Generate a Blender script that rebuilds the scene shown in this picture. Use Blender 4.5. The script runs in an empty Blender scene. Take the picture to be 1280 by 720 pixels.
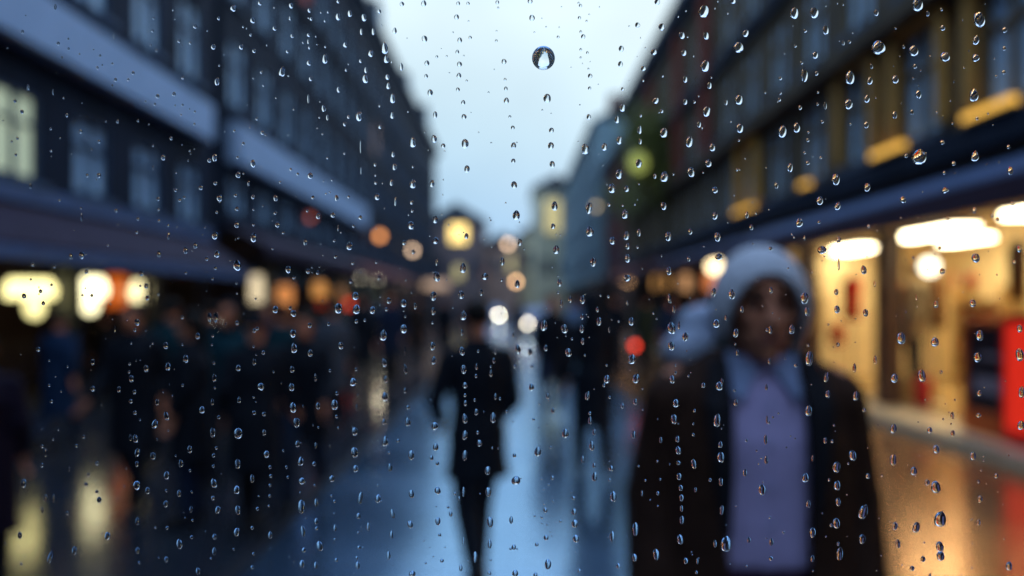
import bpy, bmesh, math, random
from mathutils import Vector, Matrix
R = math.radians
random.seed(11)
scene = bpy.context.scene
COL = scene.collection

# ------------------------------------------------------------------ camera
FPX = 1000.0            # focal length in photograph pixels (1280 wide)
EYE = 1.60
HOR = 380.0             # horizon row
FOCUS = 0.30
cam_d = bpy.data.cameras.new('camera')
cam = bpy.data.objects.new('camera', cam_d); COL.objects.link(cam)
cam.location = (0, 0, EYE); cam.rotation_euler = (R(90), 0, 0)
cam_d.sensor_width = 36.0; cam_d.lens = 36.0*FPX/1280
cam_d.shift_y = (HOR-360)/1280
cam_d.clip_start = 0.02; cam_d.clip_end = 3000
cam_d.dof.use_dof = True; cam_d.dof.focus_distance = FOCUS + .0015
cam_d.dof.aperture_fstop = (cam_d.lens/1000)/0.0072
scene.camera = cam

# ------------------------------------------------------------------ world, sun, exposure
w = bpy.data.worlds.new('World'); scene.world = w; w.use_nodes = True
nt = w.node_tree; N = nt.nodes; L = nt.links
bg = N['Background']
sky = N.new('ShaderNodeTexSky'); sky.sky_type = 'NISHITA'; sky.sun_disc = False
sky.sun_elevation = R(9); sky.sun_rotation = R(20); sky.air_density = 1.2; sky.dust_density = 3; sky.ozone_density = 3
tc = N.new('ShaderNodeTexCoord'); sep = N.new('ShaderNodeSeparateXYZ')
L.new(tc.outputs['Generated'], sep.inputs[0])
ramp = N.new('ShaderNodeValToRGB'); L.new(sep.outputs['Z'], ramp.inputs[0])
cr = ramp.color_ramp
cr.elements[0].position = 0.0; cr.elements[0].color = (.25, .45, .75, 1)
cr.elements[1].position = 1.0; cr.elements[1].color = (.60, .92, 1.5, 1)
for p, c in ((.10, (.30, .50, .72, 1)), (.20, (.46, .64, .77, 1)), (.34, (.64, .77, .82, 1)), (.55, (.55, .85, 1.35, 1))):
    e = cr.elements.new(p); e.color = c
nz = N.new('ShaderNodeTexNoise'); nz.inputs['Scale'].default_value = 3.0; nz.inputs['Detail'].default_value = 4
L.new(tc.outputs['Generated'], nz.inputs[0])
mr = N.new('ShaderNodeMapRange'); mr.inputs[1].default_value = .3; mr.inputs[2].default_value = .7
mr.inputs[3].default_value = .86; mr.inputs[4].default_value = 1.08
L.new(nz.outputs[0], mr.inputs[0])
cl = N.new('ShaderNodeVectorMath'); cl.operation = 'SCALE'
L.new(ramp.outputs[0], cl.inputs[0]); L.new(mr.outputs[0], cl.inputs['Scale'])
sc_ = N.new('ShaderNodeVectorMath'); sc_.operation = 'SCALE'; sc_.inputs['Scale'].default_value = 12.6   # cloud brightness in the sky's own units
L.new(cl.outputs[0], sc_.inputs[0])
mx = N.new('ShaderNodeMix'); mx.data_type = 'RGBA'; mx.inputs[0].default_value = .93
L.new(sky.outputs[0], mx.inputs[6]); L.new(sc_.outputs[0], mx.inputs[7])
L.new(mx.outputs[2], bg.inputs[0]); bg.inputs[1].default_value = 0.10

sd = bpy.data.lights.new('sun', 'SUN'); sd.energy = 0.15; sd.angle = R(30); sd.color = (.85, .92, 1)
sun = bpy.data.objects.new('sun', sd); COL.objects.link(sun)
sun.rotation_euler = (R(90-50), 0, R(180-20)); sun.location = (0, 0, 60)

scene.render.engine = 'CYCLES'
vs = scene.view_settings; vs.view_transform = 'Standard'; vs.look = 'None'; vs.exposure = 0.12; vs.gamma = 1.0; vs.use_curve_mapping = False
cy = scene.cycles
cy.use_denoising = True; cy.use_adaptive_sampling = False
cy.max_bounces = 10; cy.transmission_bounces = 8; cy.glossy_bounces = 4; cy.diffuse_bounces = 3; cy.transparent_max_bounces = 8
cy.sample_clamp_indirect = 4.0; cy.caustics_refractive = True; cy.caustics_reflective = False; cy.blur_glossy = 0.5

def px(x, y, d):
    """point at depth d that stands behind photograph pixel (x, y)"""
    return Vector(((x-640)*d/FPX, d, EYE+(HOR-y)*d/FPX))

# ------------------------------------------------------------------ materials
MATS = {}
def mat(name, col, rough=.7, metal=0., spec=.5, noise=0., scale=6., bump=0., emit=None, estr=0., trans=0., ior=1.45, col2=None, coat=0.):
    if name in MATS: return MATS[name]
    m = bpy.data.materials.new(name); m.use_nodes = True
    n = m.node_tree.nodes; l = m.node_tree.links; b = n['Principled BSDF']
    b.inputs['Base Color'].default_value = (*col, 1); b.inputs['Roughness'].default_value = rough
    b.inputs['Metallic'].default_value = metal; b.inputs['Specular IOR Level'].default_value = spec if rough < .5 or spec != .5 else .12
    b.inputs['IOR'].default_value = ior; b.inputs['Transmission Weight'].default_value = trans
    b.inputs['Coat Weight'].default_value = coat; b.inputs['Coat Roughness'].default_value = .08
    if emit: b.inputs['Emission Color'].default_value = (*emit, 1); b.inputs['Emission Strength'].default_value = estr
    if noise > 0 or bump > 0 or col2:
        t = n.new('ShaderNodeTexCoord'); x = n.new('ShaderNodeTexNoise')
        x.inputs['Scale'].default_value = scale; x.inputs['Detail'].default_value = 6; x.inputs['Roughness'].default_value = .65
        l.new(t.outputs['Object'], x.inputs[0])
        if noise > 0 or col2:
            mm = n.new('ShaderNodeMix'); mm.data_type = 'RGBA'
            c2 = col2 or tuple(min(1, c*(1+noise)) for c in col)
            c1 = col if col2 else tuple(c*(1-noise) for c in col)
            mm.inputs[6].default_value = (*c1, 1); mm.inputs[7].default_value = (*c2, 1)
            rr = n.new('ShaderNodeMapRange'); rr.inputs[1].default_value = .35; rr.inputs[2].default_value = .65
            l.new(x.outputs[0], rr.inputs[0]); l.new(rr.outputs[0], mm.inputs[0]); l.new(mm.outputs[2], b.inputs['Base Color'])
        if bump > 0:
            bb = n.new('ShaderNodeBump'); bb.inputs['Strength'].default_value = bump; bb.inputs['Distance'].default_value = .02
            l.new(x.outputs[0], bb.inputs['Height']); l.new(bb.outputs[0], b.inputs['Normal'])
    MATS[name] = m; return m

def wet_ground(name, c1, c2, bscale, rlo, rhi, ior=1.5, tint=(.75, .9, 1), metal=0.):
    m = bpy.data.materials.new(name); m.use_nodes = True
    n = m.node_tree.nodes; l = m.node_tree.links; b = n['Principled BSDF']
    t = n.new('ShaderNodeTexCoord')
    br = n.new('ShaderNodeTexBrick'); br.inputs['Scale'].default_value = bscale
    br.inputs['Color1'].default_value = (*c1, 1); br.inputs['Color2'].default_value = (*c2, 1)
    br.inputs['Mortar'].default_value = (c1[0]*.4, c1[1]*.4, c1[2]*.4, 1); br.inputs['Mortar Size'].default_value = .012
    l.new(t.outputs['Object'], br.inputs['Vector']); l.new(br.outputs['Color'], b.inputs['Base Color'])
    x = n.new('ShaderNodeTexNoise'); x.inputs['Scale'].default_value = .55; x.inputs['Detail'].default_value = 5
    l.new(t.outputs['Object'], x.inputs[0])
    rr = n.new('ShaderNodeMapRange'); rr.inputs[1].default_value = .35; rr.inputs[2].default_value = .65
    rr.inputs[3].default_value = rlo; rr.inputs[4].default_value = rhi
    l.new(x.outputs[0], rr.inputs[0]); l.new(rr.outputs[0], b.inputs['Roughness'])
    y = n.new('ShaderNodeTexNoise'); y.inputs['Scale'].default_value = 9; y.inputs['Detail'].default_value = 3
    l.new(t.outputs['Object'], y.inputs[0])
    ad = n.new('ShaderNodeMath'); ad.operation = 'MULTIPLY_ADD'; ad.inputs[1].default_value = -.35
    l.new(br.outputs['Fac'], ad.inputs[0]); l.new(y.outputs[0], ad.inputs[2])
    bb = n.new('ShaderNodeBump'); bb.inputs['Strength'].default_value = .14; bb.inputs['Distance'].default_value = .01
    l.new(ad.outputs[0], bb.inputs['Height']); l.new(bb.outputs[0], b.inputs['Normal'])
    b.inputs['IOR'].default_value = ior; b.inputs['Metallic'].default_value = metal
    b.inputs['Specular Tint'].default_value = (*tint, 1)
    return m

def glassy(name, ior, tint=(1, 1, 1)):
    m = bpy.data.materials.new(name); m.use_nodes = True
    n = m.node_tree.nodes; l = m.node_tree.links; n.remove(n['Principled BSDF'])
    g = n.new('ShaderNodeBsdfGlass'); g.inputs['IOR'].default_value = ior; g.inputs['Roughness'].default_value = 0
    g.inputs['Color'].default_value = (*tint, 1)
    l.new(g.outputs[0], n['Material Output'].inputs[0]); return m

def clear_pane(name):
    m = bpy.data.materials.new(name); m.use_nodes = True
    n = m.node_tree.nodes; l = m.node_tree.links; n.remove(n['Principled BSDF'])
    tr = n.new('ShaderNodeBsdfTransparent'); tr.inputs[0].default_value = (.985, .995, 1, 1)
    gl = n.new('ShaderNodeBsdfGlossy'); gl.inputs['Roughness'].default_value = .0
    fr = n.new('ShaderNodeFresnel'); fr.inputs[0].default_value = 1.12
    mxx = n.new('ShaderNodeMixShader')
    gm = n.new('ShaderNodeNewGeometry'); inv = n.new('ShaderNodeMath'); inv.operation = 'SUBTRACT'; inv.inputs[0].default_value = 1
    l.new(gm.outputs['Backfacing'], inv.inputs[1]); ml = n.new('ShaderNodeMath'); ml.operation = 'MULTIPLY'
    l.new(inv.outputs[0], ml.inputs[0]); l.new(fr.outputs[0], ml.inputs[1])
    l.new(ml.outputs[0], mxx.inputs[0]); l.new(tr.outputs[0], mxx.inputs[1]); l.new(gl.outputs[0], mxx.inputs[2])
    l.new(mxx.outputs[0], n['Material Output'].inputs[0]); return m

def shop_glass(name):
    m = clear_pane(name); 
    for x in m.node_tree.nodes:
        if x.type == 'FRESNEL': x.inputs[0].default_value = 1.3
    return m

def win_mat(name, col=(.02, .035, .06), rough=.07, ior=1.7):
    return mat(name, col, rough=rough, spec=.5, ior=ior)

def lamp(name, col, s): return mat(name, tuple(.25*c for c in col), rough=.4, emit=col, estr=s)

# ------------------------------------------------------------------ mesh helpers
class MB:
    def __init__(self): self.v = []; self.f = []
    def box(self, x0, x1, y0, y1, z0, z1):
        if x0 > x1: x0, x1 = x1, x0
        if y0 > y1: y0, y1 = y1, y0
        if z0 > z1: z0, z1 = z1, z0
        b = len(self.v)
        self.v += [(x0,y0,z0),(x1,y0,z0),(x1,y1,z0),(x0,y1,z0),(x0,y0,z1),(x1,y0,z1),(x1,y1,z1),(x0,y1,z1)]
        self.f += [tuple(b+i for i in q) for q in ((0,3,2,1),(4,5,6,7),(0,1,5,4),(1,2,6,5),(2,3,7,6),(3,0,4,7))]
        return self
    def prism(self, pts, y0, y1):
        """profile pts (x, z) run along y"""
        n = len(pts); b = len(self.v)
        self.v += [(x, y0, z) for x, z in pts] + [(x, y1, z) for x, z in pts]
        self.f += [tuple(b+i for i in range(n)), tuple(b+n+i for i in reversed(range(n)))]
        self.f += [(b+i, b+n+i, b+n+(i+1) % n, b+(i+1) % n) for i in range(n)]
        return self
    def prismx(self, pts, x0, x1):
        n = len(pts); b = len(self.v)
        self.v += [(x0, y, z) for y, z in pts] + [(x1, y, z) for y, z in pts]
        self.f += [tuple(b+i for i in range(n)), tuple(b+n+i for i in reversed(range(n)))]
        self.f += [(b+i, b+n+i, b+n+(i+1) % n, b+(i+1) % n) for i in range(n)]
        return self
    def loft(self, rings, seg=14, caps=True):
        """rings: (centre, rx, ry[, axis]) ellipses; axis defaults to z"""
        b = len(self.v); n = len(rings)
        for r in rings:
            c = Vector(r[0]); ax = Vector(r[3]).normalized() if len(r) > 3 else Vector((0, 0, 1))
            if abs(ax.z) > .95: u = Vector((1, 0, 0)); u = (u-ax*u.dot(ax)).normalized()
            else: u = Vector((0, 0, 1)).cross(ax).normalized()
            vv = ax.cross(u)
            for k in range(seg):
                a = 2*math.pi*k/seg
                self.v.append(tuple(c+u*r[1]*math.cos(a)+vv*r[2]*math.sin(a)))
        for i in range(n-1):
            for k in range(seg):
                k2 = (k+1) % seg
                self.f.append((b+i*seg+k, b+i*seg+k2, b+(i+1)*seg+k2, b+(i+1)*seg+k))
        if caps:
            self.f.append(tuple(b+k for k in reversed(range(seg))))
            self.f.append(tuple(b+(n-1)*seg+k for k in range(seg)))
        return self
    def tube(self, p0, p1, r0, r1=None, seg=10):
        p0 = Vector(p0); p1 = Vector(p1); r1 = r0 if r1 is None else r1
        ax = p1-p0
        return self.loft([(p0, r0, r0, ax), (p1, r1, r1, ax)], seg)
    def cap(self, p0, p1, r0, r1, seg=12):
        """tapered capsule"""
        p0 = Vector(p0); p1 = Vector(p1); ax = (p1-p0)
        if ax.length < 1e-6: ax = Vector((0, 0, 1e-4))
        d = ax.normalized(); rings = []
        for a in (85, 60, 35, 15): rings.append((p0-d*r0*math.sin(R(a)), r0*math.cos(R(a)), r0*math.cos(R(a)), d))
        rings += [(p0, r0, r0, d), (p1, r1, r1, d)]
        for a in (15, 35, 60, 85): rings.append((p1+d*r1*math.sin(R(a)), r1*math.cos(R(a)), r1*math.cos(R(a)), d))
        return self.loft(rings, seg)
    def ell(self, c, rx, ry, rz, seg=18, st=12):
        c = Vector(c); rings = []
        for i in range(1, st):
            a = math.pi*i/st-math.pi/2
            rings.append((c+Vector((0, 0, rz*math.sin(a))), rx*math.cos(a), ry*math.cos(a)))
        return self.loft(rings, seg)
    def mesh(self, name, smooth=False, off=(0, 0, 0)):
        me = bpy.data.meshes.new(name)
        o = Vector(off)
        me.from_pydata([tuple(Vector(q)-o) for q in self.v], [], self.f)
        bm = bmesh.new(); bm.from_mesh(me); bmesh.ops.recalc_face_normals(bm, faces=bm.faces); bm.to_mesh(me); bm.free()
        if smooth:
            for p in me.polygons: p.use_smooth = True
        return me

def wloc(o):
    v = Vector(o.location); p = o.parent
    while p: v += Vector(p.location); p = p.parent
    return v
def link(name, me, m, parent=None, loc=(0, 0, 0)):
    o = bpy.data.objects.new(name, me); COL.objects.link(o); o.location = loc
    if parent: o.parent = parent
    if m is not None:
        if len(me.materials) == 0: me.materials.append(m)
        elif me.materials[0] is not m:
            o.material_slots[0].link = 'OBJECT'; o.material_slots[0].material = m
    return o
def part(name, mb, m, parent, smooth=False, local=False):
    off = (0, 0, 0) if local else wloc(parent)
    return link(name, mb.mesh(name, smooth, off), m, parent)
def tag(o, label=None, cat=None, group=None, kind=None):
    if label: o['label'] = label
    if cat: o['category'] = cat
    if group: o['group'] = group
    if kind: o['kind'] = kind
    return o
def thing(name, label, cat, loc=(0, 0, 0), group=None, rz=0):
    o = bpy.data.objects.new(name, None); COL.objects.link(o); o.location = loc; o.rotation_euler = (0, 0, rz)
    o.empty_display_size = .2
    return tag(o, label, cat, group)
def solo(name, mb, m, label, cat, loc, group=None, smooth=False):
    return tag(link(name, mb.mesh(name, smooth, loc), m, None, loc), label, cat, group)
def struct(name, mb, m, smooth=False):
    return tag(link(name, mb.mesh(name, smooth), m), kind='structure')
def copy_tree(o, parent=None):
    c = o.copy(); COL.objects.link(c)
    if parent: c.parent = parent
    for ch in list(o.children): copy_tree(ch, c)
    return c

# ------------------------------------------------------------------ ground
XL, XR = 6.5, 5.25
M_ground = wet_ground('wet sky blue paving', (.28, .46, .72), (.34, .53, .80), 2.2, .15, .24, 1.5, metal=.92)  # blue of the reflected sky is put into the base colour
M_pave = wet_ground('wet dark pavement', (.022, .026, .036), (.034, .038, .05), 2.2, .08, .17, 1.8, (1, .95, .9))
M_side = wet_ground('wet shop glow paving', (.42, .20, .085), (.52, .27, .12), 3.0, .15, .25, 1.6, (1, .80, .58), .6)  # orange base colour carries the shop's glow reflected on the ground
MB_g = MB().box(-600, 600, -400, 1200, -.3, 0)
struct('ground', MB_g, mat('wet earth', (.03, .034, .04), rough=.6, noise=.3, scale=.5))
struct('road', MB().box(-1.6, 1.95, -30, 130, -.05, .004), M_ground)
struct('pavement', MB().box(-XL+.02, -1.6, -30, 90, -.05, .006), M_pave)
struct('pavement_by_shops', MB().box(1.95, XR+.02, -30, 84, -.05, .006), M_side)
struct('gutter', MB().box(-1.72, -1.60, -30, 90, -.04, .009).box(1.95, 2.07, -30, 84, -.04, .009), mat('granite', (.025, .025, .03), rough=.6, noise=.25, scale=14))

# ------------------------------------------------------------------ buildings
M_dark = mat('dark slate stone', (.015, .021, .036), noise=.25, scale=1.2, bump=.2, rough=.75)
M_navy = mat('navy render', (.012, .018, .034), noise=.3, scale=.9, bump=.1, rough=.7)
M_band = mat('pale blue painted band', (.40, .52, .70), noise=.06, scale=1.5, rough=.55)
M_trim = mat('pale stone trim', (.09, .12, .17), noise=.15, scale=3, rough=.6)
M_tan = mat('ochre stone', (.115, .085, .055), noise=.3, scale=1.3, bump=.2, rough=.75)
M_brick = mat('reddish brick', (.15, .05, .04), noise=.3, scale=2, bump=.2, rough=.85)
M_teal = mat('hazed grey green render', (.24, .34, .38), noise=.15, scale=.7, rough=.8)  # paled to stand in for haze over the distance
M_gold = mat('golden window frame', (.24, .17, .09), rough=.5, noise=.15)
M_beige = mat('hazed beige render', (.65, .60, .42), noise=.15, scale=.6, rough=.8)  # lightened in place of distance haze
M_rose = mat('hazed rose render', (.50, .33, .28), noise=.15, scale=.5, rough=.8)  # distance haze put into the colour as extra paleness
M_roof = mat('dark slate roof', (.035, .045, .06), noise=.3, scale=3, rough=.5)
M_frame = mat('painted window frame', (.05, .075, .12), rough=.5, noise=.1)
M_frame_o = mat('ochre window frame', (.50, .27, .07), rough=.5, noise=.1)
M_frame_d = mat('dark window frame', (.03, .035, .05), rough=.4)
M_win = win_mat('dusk window glass')
M_winsky = mat('window glass with sky colour', (.50, .70, .92), rough=.3, ior=1.45, noise=.2, scale=1.5)  # pale blue base colour stands in for sky reflected in the glass
M_win_pale = lamp('pale lit window', (.80, .95, .70), .42)
M_win_warm = lamp('warm lit window', (1, .62, .22), .8)

SILLM = MB().box(-.14, -.021, -.6, .6, -.10, -.01).mesh('sill')
def facade(name, label, s, X, y0, y1, top, rows, shop, wallm, loc_y=None, depth=8, bands=(), pitch=2.0, ww=1.0, first=None, frame=None, lit={}, pane=None, roofh=1.6, cornice=True, group=None, wallbands=None, cat='building', skip=()):
    """Row-house front along the street on side s at |x| = X; rows: (z0, z1) of windows; shop: height of the ground storey opening"""
    o = thing(name, label, cat, (s*(X+.2), (y0+y1)/2, 0), group)
    T = .32
    mb = MB()
    def fb(a, b, z0, z1, t0=0, t1=T): mb.box(s*(X+t0), s*(X+t1), a, b, z0, z1)
    # windows along the row
    first = y0+pitch/2 if first is None else first
    cs = []
    c = first
    while c+ww/2 < y1-.25:
        if c-ww/2 > y0+.25: cs.append(c)
        c += pitch
    z = shop
    for (a, b) in rows:
        fb(y0, y1, z, a)
        prev = y0
        for c in cs:
            fb(prev, c-ww/2, a, b); prev = c+ww/2
        fb(prev, y1, a, b)
        z = b
    fb(y0, y1, z, top)
    mb.box(s*(X+T), s*(X+depth), y0, y1, shop, top)                  # the body behind the front
    part('wall', mb, wallm, o)
    # windows
    cnt = 0; protos = {}
    for ri, (a, b) in enumerate(rows):
        for ci, c in enumerate(cs):
            if (ri, ci) in skip: continue
            if cnt >= 96: break
            h = b-a; kf = (round(h, 3), ri, ci) if (ri, ci) in lit else (round(h, 3),)
            if kf not in protos:
                f = MB(); fw = .07
                f.box(0, .07, -ww/2, -ww/2+fw, 0, h).box(0, .07, ww/2-fw, ww/2, 0, h)
                f.box(0, .07, -ww/2+fw, ww/2-fw, 0, fw).box(0, .07, -ww/2+fw, ww/2-fw, h-fw, h)
                f.box(.005, .065, -.03, .03, fw, h-fw).box(.01, .06, -ww/2+fw, -.03, h*.62, h*.62+.05).box(.01, .06, .03, ww/2-fw, h*.62, h*.62+.05)
                g = MB().box(.075, .10, -ww/2+.02, ww/2-.02, .02, h-.02)
                protos[kf] = (f.mesh('window'), g.mesh('pane'))
            fm, gm = protos[kf]
            xx = s*(X+.02)
            fo = link('window', fm, frame or M_frame, o, (0, 0, 0))
            fo.location = Vector((xx, c, a))-Vector(o.location)
            if s < 0: fo.rotation_euler = (0, 0, math.pi)
            fo.material_slots[0].link = 'OBJECT'; fo.material_slots[0].material = frame or M_frame
            pm = lit.get((ri, ci)) or pane or (M_winsky if random.random() < .55 else M_win)
            sm = link('sill', SILLM, M_trim, fo)
            go = link('pane', gm, pm, fo)
            go.material_slots[0].link = 'OBJECT'; go.material_slots[0].material = pm
            cnt += 1
    # sills and head mouldings
    if cornice:
        k = MB().box(s*(X-.45), s*(X-.002), y0+.01, y1-.01, top-.35, top-.12).box(s*(X-.25), s*(X-.003), y0+.02, y1-.02, top-.6, top-.352)
        part('cornice', k, M_trim, o)
    for i, (za, zb, pr, mm) in enumerate(bands):
        part('band', MB().box(s*(X-pr), s*(X-.004-.001*i), y0+.35, (34.5 if pr == .30 and y1 > 40 else y1-.75), za, zb), mm, o)
    if roofh:
        rf = MB().prism([(s*(X-.3), top+.002), (s*(X+depth/2), top+roofh), (s*(X+depth), top+.002)], y0, y1)
        r = part('roof', rf, M_roof, o)
        for t in (.2, .7):
            yy = y0+(y1-y0)*t
            part('chimney', MB().box(s*(X+1.6), s*(X+2.3), yy-.5, yy+.5, top+.3, top+roofh+.9), M_brick, r)
    return o, cs

def shopfront(o, s, X, y0, y1, h, bays, deep, m_wall, m_back, m_floor, pier=.22, piermat=None, glass=True):
    """ground-storey shop: piers between bays, room behind"""
    p = MB(); 
    for a in bays: p.box(s*(X+.0), s*(X+.3), a-pier/2, a+pier/2, .16, h)
    p.box(s*X, s*(X+.3), y0, y1, 0.0, .16)                            # plinth
    part('shop_pier', p, piermat or M_frame_d, o)
    part('shop_room', MB().box(s*(X+deep), s*(X+deep+.2), y0, y1, 0, h).box(s*(X+.3), s*(X+deep), y0, y0+.15, 0, h).box(s*(X+.3), s*(X+deep), y1-.15, y1, 0, h), m_back, o)
    part('shop_ceiling', MB().box(s*(X+.31), s*(X+deep-.01), y0+.16, y1-.16, h-.10, h-.004), m_wall, o)
    part('shop_floor', MB().box(s*(X+.31), s*(X+deep-.01), y0+.16, y1-.16, .01, .12), m_floor, o)
    if glass:
        g = MB(); e = [y0]+list(bays)+[y1]
        for a, b in zip(e[:-1], e[1:]):
            if b-a > .5: g.box(s*(X+.14), s*(X+.152), a+pier/2, b-pier/2, .17, h-.01)
        part('shop_glass', g, M_shopglass, o)

M_shopglass = shop_glass('shop window glass')
M_warmwall = mat('warm yellow shop wall', (.93, .76, .44), rough=.7, noise=.08, scale=2)
M_ceil = mat('cream ceiling', (.80, .68, .45), rough=.8)
M_floorw = mat('polished ochre floor', (.50, .33, .14), rough=.25, noise=.15, scale=2)
M_darkroom = mat('dark shop wall', (.05, .035, .03), rough=.8, noise=.3, scale=2)
M_darkfloor = mat('dark shop floor', (.04, .035, .03), rough=.5)

# left side of the street
LA, csLA = facade('town_house', 'dark four-storey town house nearest on the left with pale blue balcony band', -1, XL, 2.0, 17.4, 14.9,
    [(3.25, 4.45), (6.15, 7.75), (8.65, 10.2), (11.0, 12.5)], 2.95, M_navy,
    bands=[(4.98, 5.72, .30, M_band), (7.95, 8.2, .12, M_dark), (10.4, 10.65, .12, M_dark)], pitch=1.9, ww=1.05, first=2.9,
    lit={(0, 4): M_win_pale}, pane=M_winsky)
shopfront(LA, -1, XL, 2.0, 17.4, 2.95, [3.6, 6.4, 9.2, 12, 14.8], 3, M_darkroom, M_darkroom, M_darkfloor)
LB, csLB = facade('town_house', 'long dark town house beyond the first on the left, reaching to the street end', -1, XL, 17.9, 68, 14.6,
    [(3.7, 4.6), (6.2, 7.8), (8.7, 10.3), (11.0, 12.5)], 3.3, M_dark,
    bands=[(4.85, 5.75, .30, M_band), (10.5, 10.7, .12, M_navy)], pitch=2.15, ww=1.15, pane=M_winsky, lit={(2, 9): lamp('pale rose lit window', (1, .72, .62), .75), (3, 3): lamp('dull red lit window', (1, .2, .12), .30)})
for yy, hh in ((23, 1.5), (30.5, 1.0), (39, 1.6), (50, 1.3), (61, 2.0)):
    d_ = part('dormer', MB().box(-XL-1.8, -XL+.10, yy-.8, yy+.8, 14.605, 14.6+hh), M_dark, LB)
    part('dormer_window', MB().box(-XL+.11, -XL+.14, yy-.5, yy+.5, 14.75, 14.45+hh), M_winsky, d_)
shopfront(LB, -1, XL, 17.9, 68, 3.3, [22+4*i for i in range(12)], 3, M_darkroom, M_darkroom, M_darkfloor)

# right side
RA, csRA = facade('shop_house', 'ochre and dark town house on the right above the glowing shop', 1, XR, 1.5, 37.0, 10.7,
    [(3.72, 5.15), (5.75, 7.2), (7.85, 9.3)], 3.2, M_tan,
    bands=[(5.28, 5.5, .28, M_tan), (3.3, 3.6, .16, M_dark), (7.4, 7.62, .14, M_dark)], pitch=1.85, ww=1.0, first=2.9, frame=M_gold, pane=M_winsky)
RB, csRB = facade('teal_house', 'grey green house behind the lit tree on the right', 1, 4.95, 47.5, 79.5, 12.5,
    [(3.9, 5.4), (6.2, 7.8), (8.7, 10.2), (10.8, 12.0)], 3.1, M_teal, pitch=2.6, ww=1.2, pane=M_win, roofh=2.2, cornice=False)
shopfront(RB, 1, 4.95, 47.5, 79.5, 3.1, [52+4*i for i in range(6)], 3, M_darkroom, M_darkroom, M_darkfloor)
g = MB()
for zz in (4, 6.3, 8.7): g.box(6.3, 7.3, 47.42, 47.47, zz, zz+1.4)
part('gable_window', g, M_winsky, RB)
for yy in (21.5, 25.0, 30.0): part('pilaster', MB().box(XR-.14, XR-.002, yy-.4, yy+.4, 5.6, 9.95), mat('red brick pilaster', (.24, .06, .04), rough=.85, noise=.25, scale=3), RA)
# low house in the gap on the right
RG, _ = facade('low_house', 'low red brick house in the gap behind the ochre town house', 1, XR+.25, 37.6, 47.0, 9.6,
    [(3.8, 5.2), (6.2, 7.6)], 3.0, M_brick, pitch=2.2, ww=1.0, roofh=1.0)
shopfront(RG, 1, XR+.25, 37.6, 47, 3.0, [42.3], 3, M_darkroom, M_darkroom, M_darkfloor)

def end_house(name, label, x0, x1, y, top, wallm, wins, depth=12, gable=0, base=3.0):
    """house that faces down the street: wins = (x0, x1, z0, z1, material)"""
    o = thing(name, label, 'building', ((x0+x1)/2, y+2, 0))
    part('wall', MB().box(x0, x1, y, y+depth, 0, top), wallm, o)
    for a, b, c, d, mm in wins:
        f = MB(); fw = .12
        f.box(a, a+fw, y-.10, y-.003, c, d).box(b-fw, b, y-.10, y-.003, c, d).box(a+fw, b-fw, y-.10, y-.003, c, c+fw).box(a+fw, b-fw, y-.10, y-.003, d-fw, d)
        f.box((a+b)/2-.05, (a+b)/2+.05, y-.09, y-.004, c+fw, d-fw)
        fo = part('window', f, M_frame, o)
        part('pane', MB().box(a+fw, b-fw, y-.05, y-.012, c+fw, d-fw), mm, fo)
    part('cornice', MB().box(x0-.2, x1+.2, y-.35, y-.002, top-.35, top-.01), M_trim, o)
    if gable:
        part('roof', MB().prism([(x0-.3, top+.002), ((x0+x1)/2, top+gable), (x1+.3, top+.002)], y-.1, y+depth), M_roof, o)
    return o
M_glowy = lamp('soft yellow stair window', (1, .85, .40), .6)
M_bright = lamp('bright yellow window', (1, .70, .22), 2.3)
M_dull = win_mat('far window glass')
end_house('beige_house', 'beige house closing the right side with a tall glowing yellow window', 2.3, 6.6, 80.2, 13.4, M_beige,
    [(3.2, 5.0, 8.6, 12.2, M_glowy), (3.0, 3.9, 4.6, 6.2, M_dull), (4.6, 5.5, 4.6, 6.2, M_dull)], gable=1.2)
end_house('gabled_house', 'dark gabled house at the street end with one round-looking bright yellow window', -9.2, -3.2, 89, 11.0, mat('brown render', (.20, .15, .15), noise=.15, scale=.6),
    [(-7.0, -4.9, 8.3, 10.6, M_bright), (-8.6, -7.6, 5.0, 6.6, M_dull), (-6.5, -5.4, 4.2, 6.0, M_glowy), (-4.6, -3.7, 5, 6.6, M_dull)], gable=1.9)
end_house('rose_house', 'low rose house beside the gabled house at the street end', -3.1, .9, 92, 8.6, M_rose,
    [(-2.4, -1.4, 5.2, 7, M_dull), (-.6, .3, 5.2, 7.2, M_glowy)], gable=1.3)
end_house('corner_house', 'small peach corner house far right of the street end', 1.0, 5, 96, 10.2, M_beige,
    [(1.5, 2.6, 6, 8, M_dull)], gable=1.2)
end_house('low_house', 'low dark house left of the gabled one at the street end', -16, -9.3, 84, 9.2, M_dark,
    [(-12, -11, 5, 7, M_dull)], gable=1.0)

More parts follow.
